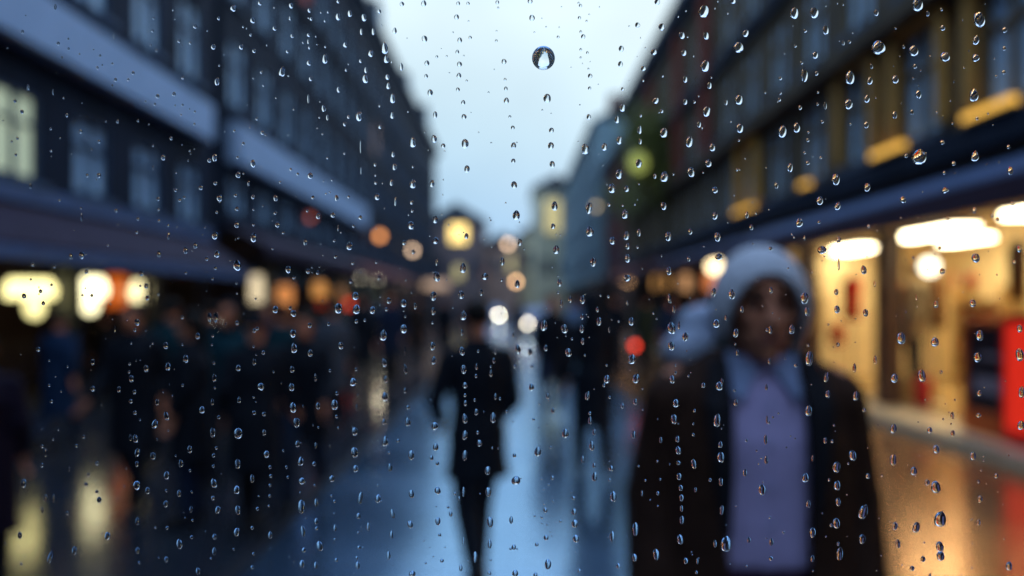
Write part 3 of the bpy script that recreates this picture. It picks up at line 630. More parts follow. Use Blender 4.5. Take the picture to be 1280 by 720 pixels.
DROPS = """A 0 0:875,30,22;948,75,20;800,175,18;905,175,18;953,190,14;814,305,18,30;820,68,12;822,245,8;83,118,12;217,162,12;256,182,9;231,215,8;255,145,8;206,25,10,22;575,67,8;571,115,10;565,168,8;587,190,8;671,153,12;731,98,14;427,135,8,26;364,253,10;374,208,9;297,202,7;420,238,8;432,298,12;498,273,12;480,298,9;420,320,8;590,360,14;652,352,14;580,390,9;545,380,8;684,393,8;685,290,12;730,418,8;728,465,9;678,430,7;641,518,12;612,590,18;785,600,16;805,590,18,30;893,655,20;912,538,11;890,590,9;948,612,18,30;878,490,9;753,703,16;807,686,14;932,688,10,20;658,712,12;440,455,12;397,455,8;370,530,12;370,657,16;326,657,12;301,492,14;342,560,8;250,432,12;190,482,10;191,565,10;198,345,8,26;105,327,12,26;55,378,12;81,418,14;64,518,10;58,580,10;43,530,8;237,367,8;113,698,10,20;573,545,8;573,630,8,18;517,452,10;940,130,10;912,100,8;713,160,10;711,565,8|B 320 0:308,62,18,28;352,50,16,26;405,65,20,28;270,45,8;258,78,8;462,42,14;547,14,16;629,12,20;520,115,16,24;632,145,20,26;308,5,12;200,38,14;207,70,12;132,20,18;128,70,10;136,133,14;70,105,16;15,10,16;68,28,6;395,118,10,26;440,118,12,28;335,167,18;198,130,14;196,155,8,20;200,178,10;258,220,20,36;260,175,8;118,192,12;98,268,24,38;20,270,10;205,295,14;199,235,18;430,200,22,26;392,228,12;412,262,12,24;410,295,24,32;338,262,10;482,180,24,44;488,222,20,28;493,288,18;496,322,16,24;512,368,22,36;511,432,16,26;545,250,14,28;638,285,14;641,236,18;653,347,20,26;672,430,16,26;668,520,20,30;702,546,16;784,538,26,36;791,633,20,28;780,437,18;777,384,16;757,335,14;761,283,18;763,240,18;755,194,14;764,150,18;752,63,18;758,12,14;795,12,12;797,78,6;803,140,12;779,208,6;790,302,8;678,212,10;905,8,14;908,28,8;902,115,6;901,152,10;930,230,18;934,297,10;937,332,14;939,377,20;952,437,10;872,346,7;588,533,24,40;588,688,24,36;660,688,18,28;386,435,26,36;347,438,12;333,465,14;254,405,16,28;310,335,14,24;24,497,14;514,578,14,22;519,625,16,26;447,617,12;448,657,8;449,685,12;508,684,14,26;392,550,6,50;394,640,5,30;588,625,8;130,635,10;156,652,10;203,658,20,24;90,683,8;268,592,8;332,575,8;465,475,14;463,397,8;196,370,8,34;268,440,10,24;238,440,8;3,445,10;28,320,8;285,675,8|C 640 0:118,217,86,90;132,368,28,34;75,66,20,24;148,488,18;146,546,22,28;151,616,20,26;84,120,6;173,138,10;128,100,6;112,68,5;253,66,12;257,20,12;280,78,8;258,118,10;267,136,16;258,185,10;283,197,10;258,215,8;287,257,7;293,284,16;291,330,12;288,438,16,22;250,10,8;68,3,18;410,182,20;407,240,18,24;415,333,12;415,403,22,30;394,448,18,28;471,93,18;545,6,20;562,100,24;533,194,24,24;493,256,18;492,302,8;470,212,4;565,285,8;540,376,22,26;562,416,12;570,497,28,38;483,433,10;479,486,16,32;481,530,12,22;476,612,24,32;403,525,20,32;347,550,22,28;275,558,26,40;402,652,26,36;375,706,26,36;430,708,20;572,662,30,40;536,660,12,20;605,653,8;638,132,22,28;645,197,18,24;650,297,16,24;650,381,16,22;684,382,10;702,466,14,24;666,530,26,42;672,645,26,38;730,417,28,38;725,247,32,42;728,133,20,30;720,42,36,48;830,3,18;877,124,22,28;850,177,38,40;741,320,16,26;852,373,28,38;803,382,12,24;855,480,26,34;752,552,22,30;737,612,24,28;851,526,8;844,636,10;762,712,24,24;8,693,22,28;6,545,20;5,603,16;3,478,14;652,40,6;476,690,6;700,360,6;147,425,5|D 960 0:100,48,30,42;174,47,30,42;562,17,40,48;407,47,16,24;600,50,12,22;652,35,10;656,104,18;793,72,42,60;217,112,20,36;283,160,10,20;307,156,10;178,206,20,26;137,282,24,50;127,235,10;103,172,10;140,115,12;182,275,14;47,293,12;47,348,10;43,373,12;415,177,50,54;510,175,10;547,190,34,40;552,248,14;665,212,36,36;781,150,24,34;780,216,26,30;888,112,18;887,181,14;885,270,14;857,285,8;308,290,32,52;389,248,10,22;383,302,20,28;478,297,24,30;303,390,28,38;372,370,20,28;565,353,20,32;476,430,18,28;541,420,12,20;773,356,32,50;55,492,30,46;108,478,26,36;121,403,14;369,468,18,24;310,465,8;188,345,8;186,390,10;215,395,12,30;204,455,12;152,495,8;150,525,12;138,572,10;150,610,14;199,590,10;84,627,20,34;32,695,14,24;255,672,30,42;373,702,22,32;568,588,52,60;519,583,14;655,533,16;697,612,16;662,647,12;777,585,28,40;903,550,14;910,640,22,30;785,443,12;826,425,8;693,462,8;665,712,26,24;820,617,5|E 0 240:305,95,8,30;303,60,8;435,68,14;516,100,12;512,150,12;592,25,14;594,65,10;596,107,10;595,232,14,26;631,165,10,28;630,125,10;673,30,12;690,20,10;823,22,20,26;812,75,10;805,163,22,28;813,232,20,28;883,12,12;888,62,14;887,122,18,24;893,172,8;888,275,28,40;807,285,12;797,325,10;785,470,16,36;808,470,18,40;948,18,14;950,65,8;950,122,10;950,170,22,34;732,200,16,24;695,218,16,28;696,303,10;775,250,14;530,305,18;403,200,8;265,240,14,24;305,237,20,28;322,298,14;222,32,8;122,272,14;203,280,10;114,328,8;192,348,10;151,372,14;89,390,18;161,417,14;308,387,8;343,388,12;547,352,16;552,397,16;525,352,8;593,383,10;513,488,20,26;505,517,12;430,515,6,26;546,520,6;621,576,18,26;683,470,12;741,540,18,24;696,625,20,30;683,572,8;571,568,8;629,654,20,30;547,662,18,26;485,645,10;483,675,10;492,700,18,26;491,567,8;143,590,16;183,632,8;347,638,14,26;252,655,8;801,642,10;803,697,16,30;797,540,10;794,572,8;893,660,20;888,491,14;888,380,8;953,520,14;953,637,14,26;950,580,8;958,400,8;886,342,8|F 320 240:73,22,16,24;72,78,12;80,122,18;102,152,10;213,20,12;192,70,10;233,90,18,22;288,85,18;308,135,6,26;184,187,14,26;293,182,10;347,18,10;302,22,14,24;391,95,14;365,127,10;454,17,20,26;523,35,10,36;583,38,14;586,70,12;580,124,24,30;555,190,16;672,103,20,28;673,182,22,26;677,262,10,30;677,317,24,38;665,390,24,34;665,447,18,28;662,490,10;662,578,20,32;666,632,18,30;778,152,6;789,165,16,22;776,285,22,38;769,385,22,32;778,463,22,36;772,527,12,24;772,596,20,34;779,665,22,34;855,175,6;884,205,6;924,260,16,32;858,317,26,26;845,377,14,24;921,330,10;920,455,8;120,290,20,28;142,320,12;195,297,16;231,303,12;298,242,12;62,212,8;350,202,24,32;363,266,12;393,300,8;451,263,10;355,335,14;372,390,26,30;461,322,14;590,225,14;562,330,6;583,377,6;308,436,30,38;376,440,28,36;436,443,20,28;498,407,18,24;489,440,12;553,417,22,30;597,428,14,24;560,467,8;553,513,26,32;477,537,26,42;376,485,14;408,481,10;72,440,20,28;128,435,12;140,455,22;138,530,22,30;142,585,22,38;201,500,16;203,604,18,28;318,576,20,28;27,602,14;4,512,12;135,665,16,26;223,695,12,30;272,495,12;277,670,10;376,665,12;363,713,26;480,640,18,34;487,703,16,28;560,665,14,38;559,590,6,50;65,675,8;833,597,10;827,655,12,24;825,690,12;881,680,14,28;898,600,10,20;892,632,12,22;880,655,8|G 640 240:16,87,26,38;30,188,16,28;160,52,22,36;154,128,16,22;166,216,22,34;289,60,24,42;292,147,28,40;305,262,22,36;364,47,12;377,182,22,28;424,82,24,36;415,50,8;430,163,22,32;434,203,16,24;434,248,20,32;476,152,14,30;470,207,10;569,52,22,30;586,166,24,34;669,148,14,24;589,296,20,30;663,250,12,22;762,88,20,30;771,168,24,34;776,243,28,24;881,85,14,26;898,132,14,22;915,80,8;432,322,28,26;178,340,18,28;185,418,10,32;173,377,8;218,402,14,26;265,403,20,34;263,467,14,22;262,513,18,30;265,560,14,26;197,513,26,34;225,550,10;120,500,26,42;127,585,16,24;128,435,6;212,602,24,32;273,612,8;22,590,22,34;68,600,16,32;74,655,12;10,655,12;5,537,8,22;320,440,12,22;327,485,20,32;361,392,10;332,388,8;400,485,8;433,416,8,20;448,485,20,30;365,517,8,24;423,547,8;450,627,28,38;355,650,8;356,702,24,30;465,700,26,36;530,455,8;543,475,8;591,400,14,38;607,440,12,30;598,510,30,46;627,500,8,34;598,577,24,34;650,543,22,34;613,650,8;613,678,10;601,703,20,30;662,690,8;669,628,6;757,376,18,32;825,383,24,38;863,440,14,26;802,472,8,24;767,493,26,32;840,528,20,34;838,570,8;846,602,10,26;957,517,12;788,710,10,28;515,402,5;290,545,5;20,345,18,30|H 960 240:195,32,24,32;262,52,20,32;118,115,26,34;192,112,12;98,170,8;138,172,8,20;265,178,18,24;203,217,34,30;378,128,12;508,28,22,26;918,42,14;775,68,16,26;675,98,14;621,107,6;862,102,14;842,88,12;10,212,14;12,368,14,24;266,270,8,50;360,292,22,32;257,375,16,24;260,440,22,28;367,453,20,28;165,300,8;227,497,8;263,572,14;401,345,10,24;545,245,10;645,210,12;655,297,20;780,247,30,34;769,417,24,28;557,395,8,24;560,430,6;631,421,18,28;627,562,28,34;500,548,32,44;943,213,20,26;924,262,14;138,398,30,42;147,447,18,38;90,515,20,36;155,625,28,56;220,695,18,40;325,660,14,34;403,630,14,34;475,698,26,34;578,690,28,48;795,537,28,40;787,620,30,36;650,675,12;10,517,14,34;6,635,12,24;105,650,14;152,575,10;945,512,20,30;945,610,30,50;870,400,6;65,625,5|I 0 480:347,18,18;445,20,14,24;503,30,14;183,5,10;228,28,8;490,65,14;505,108,14;589,68,14,24;580,150,22,34;623,120,18,34;684,5,10;805,15,8;796,68,12,26;820,125,12;757,97,20,26;797,182,20,36;893,185,32,40;896,60,14,24;952,108,14;950,50,8;192,65,12;218,172,8;198,208,8;157,234,12;170,257,14,34;156,305,14;285,232,12;313,198,12;363,298,14;258,318,8,20;330,340,12;321,377,14;362,405,12;371,435,18,24;87,373,22,34;170,428,16,30;200,430,12,34;157,473,12,24;251,485,14;73,568,16,28;402,570,20,30;278,625,18,34;187,650,16,50;78,675,10;488,200,10,26;507,205,18,32;514,257,18,34;512,300,14,22;512,380,26,34;553,400,18,26;515,515,16,30;582,540,8;515,625,16,26;521,670,10;573,270,20,30;624,343,20,30;623,400,10;621,450,18,26;626,540,12;623,658,16,22;711,245,18,28;678,298,16,30;712,325,10;671,410,16,26;718,405,8;716,470,12,24;721,512,8;672,600,22,38;718,575,12;742,702,16,28;800,268,12;810,240,10;799,308,10;801,372,22,36;798,428,14;816,472,18,30;804,573,16,22;803,628,16,30;791,655,8;891,300,20,38;887,397,22,32;891,473,20,34;887,555,20,34;876,620,8;945,355,16,30;945,540,12;950,637,10;945,688,12;367,522,6;610,30,6;645,45,6;630,175,6|J 320 480:18,10,24;133,12,20,30;138,88,24,38;152,145,24,38;29,113,14;30,182,14,24;39,263,20,26;52,312,12;55,345,12;52,380,10;51,420,10;48,458,8;53,567,16,26;54,617,6;5,468,12;155,225,16,26;167,290,20,34;172,364,24,24;170,460,26,54;176,552,16,44;179,623,16;172,675,18,30;102,250,8;114,312,10;119,350,10;232,82,16,26;234,163,8;224,230,10,24;217,300,14;220,380,8;226,445,16,30;226,515,16,24;227,542,12;238,608,24,38;224,680,14,28;294,78,26,38;303,35,12;302,122,12;308,165,8;284,355,20,24;283,420,8;294,440,10;293,486,6;296,540,12,26;295,583,8;301,660,12;378,88,10,28;370,178,24,30;369,257,28,38;373,318,20,26;383,42,8;391,428,18,46;384,495,16,22;383,558,8;386,613,12;381,680,16,30;378,652,10;483,48,22,36;480,142,16,24;484,215,22,40;499,258,10;503,313,16,32;457,380,8;457,430,20,32;512,487,16,36;421,535,12,32;508,565,14,30;497,643,14,34;559,25,12,22;570,88,14;569,143,20,34;533,213,12;582,267,22,38;583,413,20,32;578,527,20,30;586,712,24,22;580,577,6;670,158,24,30;674,237,20,30;658,277,14,20;680,298,14;681,400,22,30;682,515,20,30;689,566,12;697,663,14;720,462,10;730,487,14,22;746,412,10;762,430,8,20;778,405,12,40;652,613,5;636,672,8;665,647,6;768,690,12,28;778,590,8,30;784,5,20;784,42,12;785,72,14,22;783,130,20,36;783,192,20,36;783,268,20,38;820,60,10;826,105,16,24;831,182,12;838,222,20,26;898,47,12,26;889,127,22,38;886,240,8;869,325,22,32;871,405,22,34;878,518,24,40;876,600,16,34;880,660,8;875,710,14;822,650,16,44;957,510,14,30;955,618,10;915,55,10;940,104,10|K 640 480:73,12,20,28;134,46,14,24;153,100,14,22;103,75,8;81,133,10;283,44,18,34;292,110,12;293,137,16,30;309,181,14,24;299,232,20,38;265,283,14,28;308,305,12,20;310,348,20,36;200,186,26,34;97,254,24,38;145,238,10;9,268,14;15,362,32,34;152,352,14;112,355,8;138,377,8;120,395,6;155,440,8;125,473,16;85,495,8;112,500,10;112,522,6;132,527,8;182,515,10;128,576,18,22;93,602,14;7,612,16,22;135,676,24,40;88,716,16;12,710,22,26;223,405,8;231,428,16,14;233,480,18,26;236,524,24,30;240,580,22,30;240,630,6;253,700,12;372,317,18,20;366,360,10;366,290,6;366,50,10;380,422,24,40;376,572,20,40;399,683,16,20;460,652,18,30;463,545,22,52;456,190,16,30;462,67,16,26;414,82,14,22;345,5,12;490,97,6;487,410,8,24;500,362,8;475,308,8;541,640,22,44;545,290,8;558,210,12,24;556,358,8;547,410,12;615,72,22,30;608,132,22,38;621,207,16,24;624,249,20,30;625,296,14;627,347,18,26;633,390,16,22;636,427,16,26;636,467,12,24;637,510,16,32;631,583,22,38;652,664,16,24;695,665,8,24;692,707,10;682,300,18,38;680,190,10;680,150,8;685,100,10;688,397,10,20;718,5,16;778,8,26,32;770,137,28,48;782,228,16,24;784,275,26,40;784,367,16,30;787,473,14,38;743,360,12;803,600,38,60;762,600,12,28;836,25,10;840,70,16,26;880,212,10;874,333,14,30;889,585,12,24;880,684,8;952,208,14,36;954,285,14,34;938,397,26,42;918,250,8;926,300,8;957,133,8,30;955,12,10,24|L 960 480:225,38,18,28;153,100,26,40;330,45,20,38;361,98,14;472,168,24,34;607,173,20;692,117,14,24;694,185,16,24;688,150,8;658,132,8;666,75,6;702,60,8;793,35,16,24;790,118,20,18;952,30,22,44;950,155,26,36;632,245,24,32;471,285,24,44;548,327,26,30;770,270,22,32;809,272,6;809,288,6;800,325,6;598,370,20;630,387,36,46;790,367,10;857,345,16;796,432,18,28;790,520,16,24;766,506,6;318,268,26,40;302,298,8;258,312,28,42;215,212,14,22;242,215,12;141,352,24,34;168,280,8,24;230,360,10;260,380,24,36;264,443,18,32;358,480,34,54;354,582,24,36;152,450,16,28;257,523,26,40;238,530,12;168,557,22,38;270,637,22,52;264,600,12;167,655,14,26;12,655,14;13,593,14,30;60,557,8;8,502,8;376,345,18;427,345,10;477,533,20,30;557,538,28,40;488,600,18,34;586,595,8;582,657,18,24;541,692,18;647,507,44,60;645,610,28,40;648,645,30,38;905,683,24,34;765,690,8;608,716,10;40,110,8;20,125,8;5,145,10;103,205,6;70,238,6;248,155,8;297,415,6"""
# ------------------------------------------------------------------ people
def remesh(mb, voxel, smooth_it=4, name='body', cut=None):
    """fuse closed shells into one continuous surface"""
    me = mb.mesh(name)
    o = bpy.data.objects.new('tmp', me); COL.objects.link(o)
    r = o.modifiers.new('r', 'REMESH'); r.mode = 'VOXEL'; r.voxel_size = voxel
    if smooth_it:
        s = o.modifiers.new('s', 'SMOOTH'); s.factor = .5; s.iterations = smooth_it
    dg = bpy.context.evaluated_depsgraph_get()
    out = bpy.data.meshes.new_from_object(o.evaluated_get(dg)); out.name = name
    bpy.data.objects.remove(o); bpy.data.meshes.remove(me)
    if cut:
        bm = bmesh.new(); bm.from_mesh(out)
        bmesh.ops.delete(bm, geom=[f for f in bm.faces if cut(f.calc_center_median())], context='FACES')
        bm.to_mesh(out); bm.free()
    for p in out.polygons: p.use_smooth = True
    return out

SKIN = mat('brown skin', (.66, .25, .14), rough=.5, noise=.06, scale=20)
SKIN2 = mat('light skin', (.42, .26, .19), rough=.5, noise=.06, scale=20)
HAIR = mat('dark hair', (.018, .013, .01), rough=.6, noise=.3, scale=40)

def hand(mb, w, d, side, s=1.0):
    """slightly curled hand hanging from wrist w along d; side = +1 thumb towards +y"""
    w = Vector(w); d = Vector(d).normalized()
    f = Vector((0, 1, 0)); f = (f-d*f.dot(d)).normalized(); n = d.cross(f)*side   # n: towards the body
    mb.cap(w, w+d*.03*s, .024*s, .026*s)
    for k in range(4):
        off = f*(.030-.020*k)*s
        mb.cap(w+d*.02*s+off*.7, w+d*.088*s+off, .012*s, .0115*s, 8)
        ln = (.040, .046, .042, .033)[k]*s
        a = w+d*.088*s+off; b = a+(d*.95+n*.3).normalized()*ln; c = b+(d*.75+n*.65).normalized()*ln*.8
        mb.cap(a, b, .0105*s, .0095*s, 8); mb.cap(b, c, .0095*s, .008*s, 8)
    a = w+d*.02*s+f*.022*s; b = a+(d*.6+f*.75).normalized()*.042*s; c = b+(d*.9+f*.25+n*.2).normalized()*.032*s
    mb.cap(a, b, .013*s, .011*s, 8); mb.cap(b, c, .011*s, .009*s, 8)

def head_shape(mb, c, s=1.0, fine=False):
    """skull, jaw, nose, brow, lips, ears; face towards +y"""
    x, y, z = c
    mb.ell((x, y-.012*s, z+.03*s), .076*s, .094*s, .088*s)
    mb.ell((x, y+.018*s, z-.045*s), .056*s, .068*s, .070*s)
    mb.cap((x, y+.085*s, z+.022*s), (x, y+.108*s, z-.022*s), .011*s, .0155*s)       # nose
    mb.ell((x-.014*s, y+.098*s, z-.024*s), .010*s, .012*s, .009*s); mb.ell((x+.014*s, y+.098*s, z-.024*s), .010*s, .012*s, .009*s)
    for q in (-1, 1):
        mb.cap((x+q*.014*s, y+.084*s, z+.040*s), (x+q*.048*s, y+.066*s, z+.040*s), .011*s, .009*s)   # brow
        mb.ell((x+q*.038*s, y+.060*s, z-.012*s), .020*s, .020*s, .020*s)                   # cheek
        mb.ell((x+q*.080*s, y-.010*s, z+.0*s), .010*s, .018*s, .030*s)                     # ear
        mb.ell((x+q*.031*s, y+.070*s, z+.018*s), .012*s, .011*s, .010*s)                   # eyelid
    mb.cap((x-.020*s, y+.082*s, z-.052*s), (x+.020*s, y+.082*s, z-.052*s), .007*s, .007*s)
    mb.cap((x-.016*s, y+.081*s, z-.064*s), (x+.016*s, y+.081*s, z-.064*s), .008*s, .008*s)
    mb.ell((x, y+.070*s, z-.094*s), .022*s, .020*s, .018*s)                                # chin

def joints(pose):
    """pose: stride (m), swing, elbow bend, lean"""
    st = pose.get('stride', 0); sw = pose.get('swing', .0); le = pose.get('lean', 0); eb = pose.get('elbow', .12)
    j = {}
    hz = .93
    j['hip'] = Vector((0, 0, hz)); j['waist'] = Vector((0, .01+le*.4, 1.10)); j['chest'] = Vector((0, .0+le, 1.30)); j['neck'] = Vector((0, -.01+le*1.2, 1.48))
    j['head'] = Vector((0, .02+le*1.5, 1.62))
    for q, n in ((-1, 'l'), (1, 'r')):
        f = st*q
        lx = pose.get('legx', 1.0); j['hip'+n] = Vector((q*.095*lx, 0, .90))
        lift = .16 if f < -.01 else 0.
        j['ank'+n] = Vector((q*.10*lx, f*.5, .085 + (lift*.5 if f < 0 else 0)))
        j['kne'+n] = Vector((q*.10*lx, f*.28 + (.10 if f < 0 else .05) - (0 if st else .04), .49))
        a = -sw*q
        j['sho'+n] = Vector((q*.178, le, 1.395))
        j['elb'+n] = Vector((q*(.225+pose.get('out', 0))-(pose.get('outl', 0) if q < 0 else 0), le+a*.5-.03, 1.14))
        j['wri'+n] = Vector((q*(.235-pose.get('in', 0)), le+a*1.1+eb, .90+eb*.3+pose.get('raise', 0)))
    return j

def build_body(pose, voxel=.0085):
    j = joints(pose); mb = MB()
    head_shape(mb, j['head'])
    mb.cap(j['neck']-Vector((0, 0, .04)), j['head']-Vector((0, .015, .05)), .058, .054)
    mb.loft([(j['hip']-Vector((0, 0, .08)), .13, .10), (j['hip'], .165, .115), (j['waist'], .135, .10), (j['chest'], .165, .12), (j['chest']+Vector((0, 0, .10)), .165, .10), (j['neck'], .07, .06)], 20)
    for n, q in (('l', -1), ('r', 1)):
        mb.cap(j['chest']+Vector((q*.10, 0, .10)), j['sho'+n], .06, .056)
        mb.cap(j['sho'+n], j['elb'+n], .052, .039); mb.cap(j['elb'+n], j['wri'+n], .040, .026)
        hand(mb, j['wri'+n], j['wri'+n]-j['elb'+n], q)
        mb.cap(j['hip'+n], j['kne'+n], .088, .056); mb.cap(j['kne'+n], j['ank'+n], .054, .036)
        a = j['ank'+n]; mb.cap(a-Vector((0, .03, .035)), a+Vector((0, .13, -.05)), .038, .026)
    return remesh(mb, voxel, 3)

def build_coat(pose, length=.55, loose=1.0, hood=False):
    j = joints(pose); mb = MB(); lo = loose
    bot = 1.0-length*.0
    z0 = .93-length*.55
    mb.loft([((0, .0, z0), .240*lo, .17*lo), ((0, 0, z0+.1), .215*lo, .165*lo), (j['hip'], .205*lo, .155*lo), (j['waist'], .18*lo, .145*lo), (j['chest'], .205*lo, .155*lo),
             (j['chest']+Vector((0, 0, .10)), .165, .12), (j['neck']+Vector((0, 0, -.02)), .10, .085), (j['neck']+Vector((0, .0, .035)), .078, .075)], 22)
    for n, q in (('l', -1), ('r', 1)):
        mb.cap(j['chest']+Vector((q*.08, 0, .10)), j['sho'+n], .075, .066)
        mb.cap(j['sho'+n], j['elb'+n], .068, .062*lo)
        d = (j['wri'+n]-j['elb'+n])
        mb.tube(j['elb'+n], j['elb'+n]+d*.96, .066*lo, .05)
        mb.ell(j['elb'+n], .066*lo, .066*lo, .066*lo)
    if hood:
        mb.ell(j['neck']+Vector((0, -.09, .04)), .12, .08, .10)
    return remesh(mb, .013, 3, 'coat')

def build_trousers(pose):
    j = joints(pose); mb = MB()
    mb.loft([(j['hip']-Vector((0, 0, .10)), .16, .12), (j['hip'], .185, .135), (j['hip']+Vector((0, 0, .10)), .165, .125)], 18)
    for n in 'lr':
        mb.cap(j['hip'+n], j['kne'+n], .105, .078)
        mb.cap(j['kne'+n], j['ank'+n]+Vector((0, -.01, .02)), .076, .062)
    return remesh(mb, .013, 3, 'trousers')

def build_shoe(pose, n):
    j = joints(pose); a = j['ank'+n]; mb = MB()
    mb.loft([(a+Vector((0, -.085, -.05)), .025, .03, (0, 1, 0)), (a+Vector((0, -.05, -.035)), .045, .045, (0, 1, 0)), (a+Vector((0, .04, -.04)), .048, .042, (0, 1, 0)),
             (a+Vector((0, .12, -.05)), .050, .032, (0, 1, 0)), (a+Vector((0, .185, -.06)), .025, .018, (0, 1, 0))], 14)
    mb.cap(a+Vector((0, -.02, -.02)), a+Vector((0, -.02, .05)), .048, .05)
    return remesh(mb, .010, 2, 'shoe')

def build_hair(pose, kind):
    j = joints(pose); x, y, z = j['head']; mb = MB()
    if kind == 'hair':
        mb.ell((x, y-.022, z+.042), .088, .098, .090)
    elif kind == 'long':
        mb.ell((x, y-.022, z+.040), .092, .10, .094); mb.cap((x, y-.07, z), (x, y-.08, z-.16), .075, .055)
    elif kind == 'hat':
        mb.ell((x, y-.015, z+.062), .094, .105, .080); mb.loft([((x, y-.01, z+.035), .100, .112), ((x, y-.01, z+.07), .100, .112)], 20)
    else:   # hood
        mb.ell((x, y-.035, z+.02), .118, .118, .142); mb.cap((x, y-.06, z-.08), (x, y-.06, z-.14), .11, .13)
    me = remesh(mb, .010, 2, kind)
    if kind == 'hood':
        bm = bmesh.new(); bm.from_mesh(me)
        bmesh.ops.delete(bm, geom=[f for f in bm.faces if (lambda c: c.y > y+.045 and abs(c.x) < .085 and z-.13 < c.z < z+.11)(f.calc_center_median())], context='FACES')
        bm.to_mesh(me); bm.free()
    return me

POSES = {
    'stand': dict(stride=0, swing=0, elbow=.06),
    'walk': dict(stride=.52, swing=.18, elbow=.10, lean=.03),
    'walk2': dict(stride=-.46, swing=-.16, elbow=.14, lean=.03),
    'pockets': dict(stride=.30, swing=.02, elbow=.16, out=.05, raise_=0, **{'in': .07}),
}
POSES['pockets']['raise'] = .06
POSES['pockets'].update(stride=.50, legx=.80, out=-.01, outl=.055, **{'in': .05, 'raise': 0.06})
CACHE = {}
def cached(k, f, *a, **kw):
    if k not in CACHE: CACHE[k] = f(*a, **kw)
    return CACHE[k]
def cloth(n, c, r=.75): return mat(n, c, rough=r, noise=.25, scale=14, bump=.15)
C_BLK = cloth('black cloth', (.012, .013, .018)); C_NVY = cloth('navy cloth', (.016, .025, .055)); C_BRN = cloth('dark brown cloth', (.035, .022, .018))
C_BLU = cloth('blue cloth', (.013, .03, .07)); C_TEA = cloth('dark teal cloth', (.008, .036, .045)); C_GRY = cloth('grey cloth', (.07, .075, .09)); C_PLM = cloth('dark plum cloth', (.014, .008, .018))
C_JEAN = cloth('dark denim', (.025, .035, .06)); C_SHOE = mat('black leather', (.01, .01, .012), rough=.3)
C_OLV = cloth('dark olive cloth', (.03, .035, .02)); C_LB = cloth('pale blue cloth', (.20, .32, .52))

def person(pxx, d, pose, face, coat, trou, label, hair='hair', hs=1.0, hm=HAIR, length=.5, loose=1.0, skin=SKIN, group='people walking in the rain', gx=None):
    x = (pxx-640)*d/FPX
    if pxx < 440: hs *= .92
    o = thing('person', label, 'person', (x, d, .006), group, R(face)); o.scale = (hs, hs, hs)
    p = POSES[pose]
    link('body', cached(('b', pose), build_body, p), skin, o)
    link('coat', cached(('c', pose, length, loose), build_coat, p, length, loose), coat, o)
    link('trousers', cached(('t', pose), build_trousers, p), trou, o)
    for n in 'lr': link('shoe', cached(('s', pose, n), build_shoe, p, n), C_SHOE, o)
    link(hair if hair != 'long' else 'hair', cached(('h', pose, hair), build_hair, p, hair), hm, o)
    return o

# face: 0 = walking away down the street (+y), 180 = towards the window
person(597, 4.45, 'pockets', 20, C_BLK, C_BLK, 'person in a black coat walking away, nearest in the middle of the wet street', hs=.93, length=.45, loose=.86)
person(690, 11.0, 'walk', 178, C_BLK, C_NVY, 'person in black walking just left of the taller middle walker, by the right headlight', hs=1.0, length=.7)
person(741, 7.3, 'walk2', 2, C_BLK, C_BLK, 'tall person in a dark navy coat walking right of centre', hair='hood', hm=C_BLK, hs=.97, length=.8, loose=.84)
person(718, 19.0, 'walk', 180, C_LB, C_BLK, 'far person in a pale blue jacket between the two dark walkers', hs=1.0, length=.3)
person(770, 19.5, 'stand', 160, C_BLK, C_BLK, 'person in black standing left of the red tail light', hs=1.02, length=.8)
person(808, 17, 'walk', 10, C_OLV, C_BLK, 'person in dark olive walking right of the red tail light', hs=1.03, length=.6)
person(838, 16, 'walk2', 180, C_NVY, C_JEAN, 'person in navy just left of the hooded person', hair='hat', hm=C_BLK, length=.5)
person(868, 14, 'stand', 200, C_BLK, C_BLK, 'person in black half hidden behind the hooded person', length=.8, hs=.98)
person(-25, 4.3, 'stand', 30, C_PLM, C_BLK, 'person in a dark plum coat cut off by the left edge', length=.9, hs=.9)
person(72, 8.8, 'walk', 0, C_BLU, C_JEAN, 'person in a blue coat between the two yellow reflections at the left', hair='hat', hm=C_BRN, length=.9, hs=.93)
person(170, 6.2, 'walk2', 180, C_BLK, C_BLK, 'person in black under the small yellow lamp', length=.8)
person(212, 8.0, 'walk', 0, C_TEA, C_BLK, 'person in a dark teal coat, left one of two in teal', length=.5, hs=1.02)
person(240, 5.8, 'stand', 90, C_BLK, C_NVY, 'person in black facing right in the left crowd', hair='long', length=.7, hs=.96)
person(288, 7.2, 'walk', 180, cloth('blackish teal cloth', (.01, .045, .06)), C_BLK, 'person in a dark teal coat, right one of two in teal', hair='hood', hm=C_BLK, length=.6)
person(318, 5.6, 'walk2', 5, C_BLK, C_BLK, 'person in a black hat beneath the pale upright lamp', hair='hat', hm=C_BLK, length=.8, hs=.95)
person(352, 7.6, 'stand', -30, C_TEA, C_NVY, 'person in dark teal beneath the orange red lamp', length=.5)
person(382, 6.4, 'walk', 182, C_BLK, C_JEAN, 'person in black, fourth from the right of the left crowd', length=.6, hs=.95)
person(416, 10.0, 'stand', 20, C_GRY, C_BLK, 'person in a grey coat at the right end of the left crowd', length=.7, hs=1.02)
person(452, 13.0, 'walk', 0, C_BLK, C_BLK, 'person in black beyond the grey-coated one', length=.6, hs=1.04)
person(488, 15.0, 'walk2', 180, C_NVY, C_BLK, 'person in navy walking towards the window, left of the gabled house foot', length=.6, hs=1.04)
person(521, 19.0, 'walk', 0, C_BRN, C_BLK, 'person in brown far down the left side', hair='hat', hm=C_BRN, length=.6, hs=1.03)
person(556, 22.0, 'stand', 180, C_BLK, C_BLK, 'person in black beyond the left shoulder of the nearest walker', length=.8, hs=1.03)
person(132, 12.5, 'stand', 180, C_BRN, C_BLK, 'person in brown standing back between the two brightest yellow lamps', length=.6, hair='hat', hm=cloth('rust wool', (.25, .08, .04)), hs=.92)
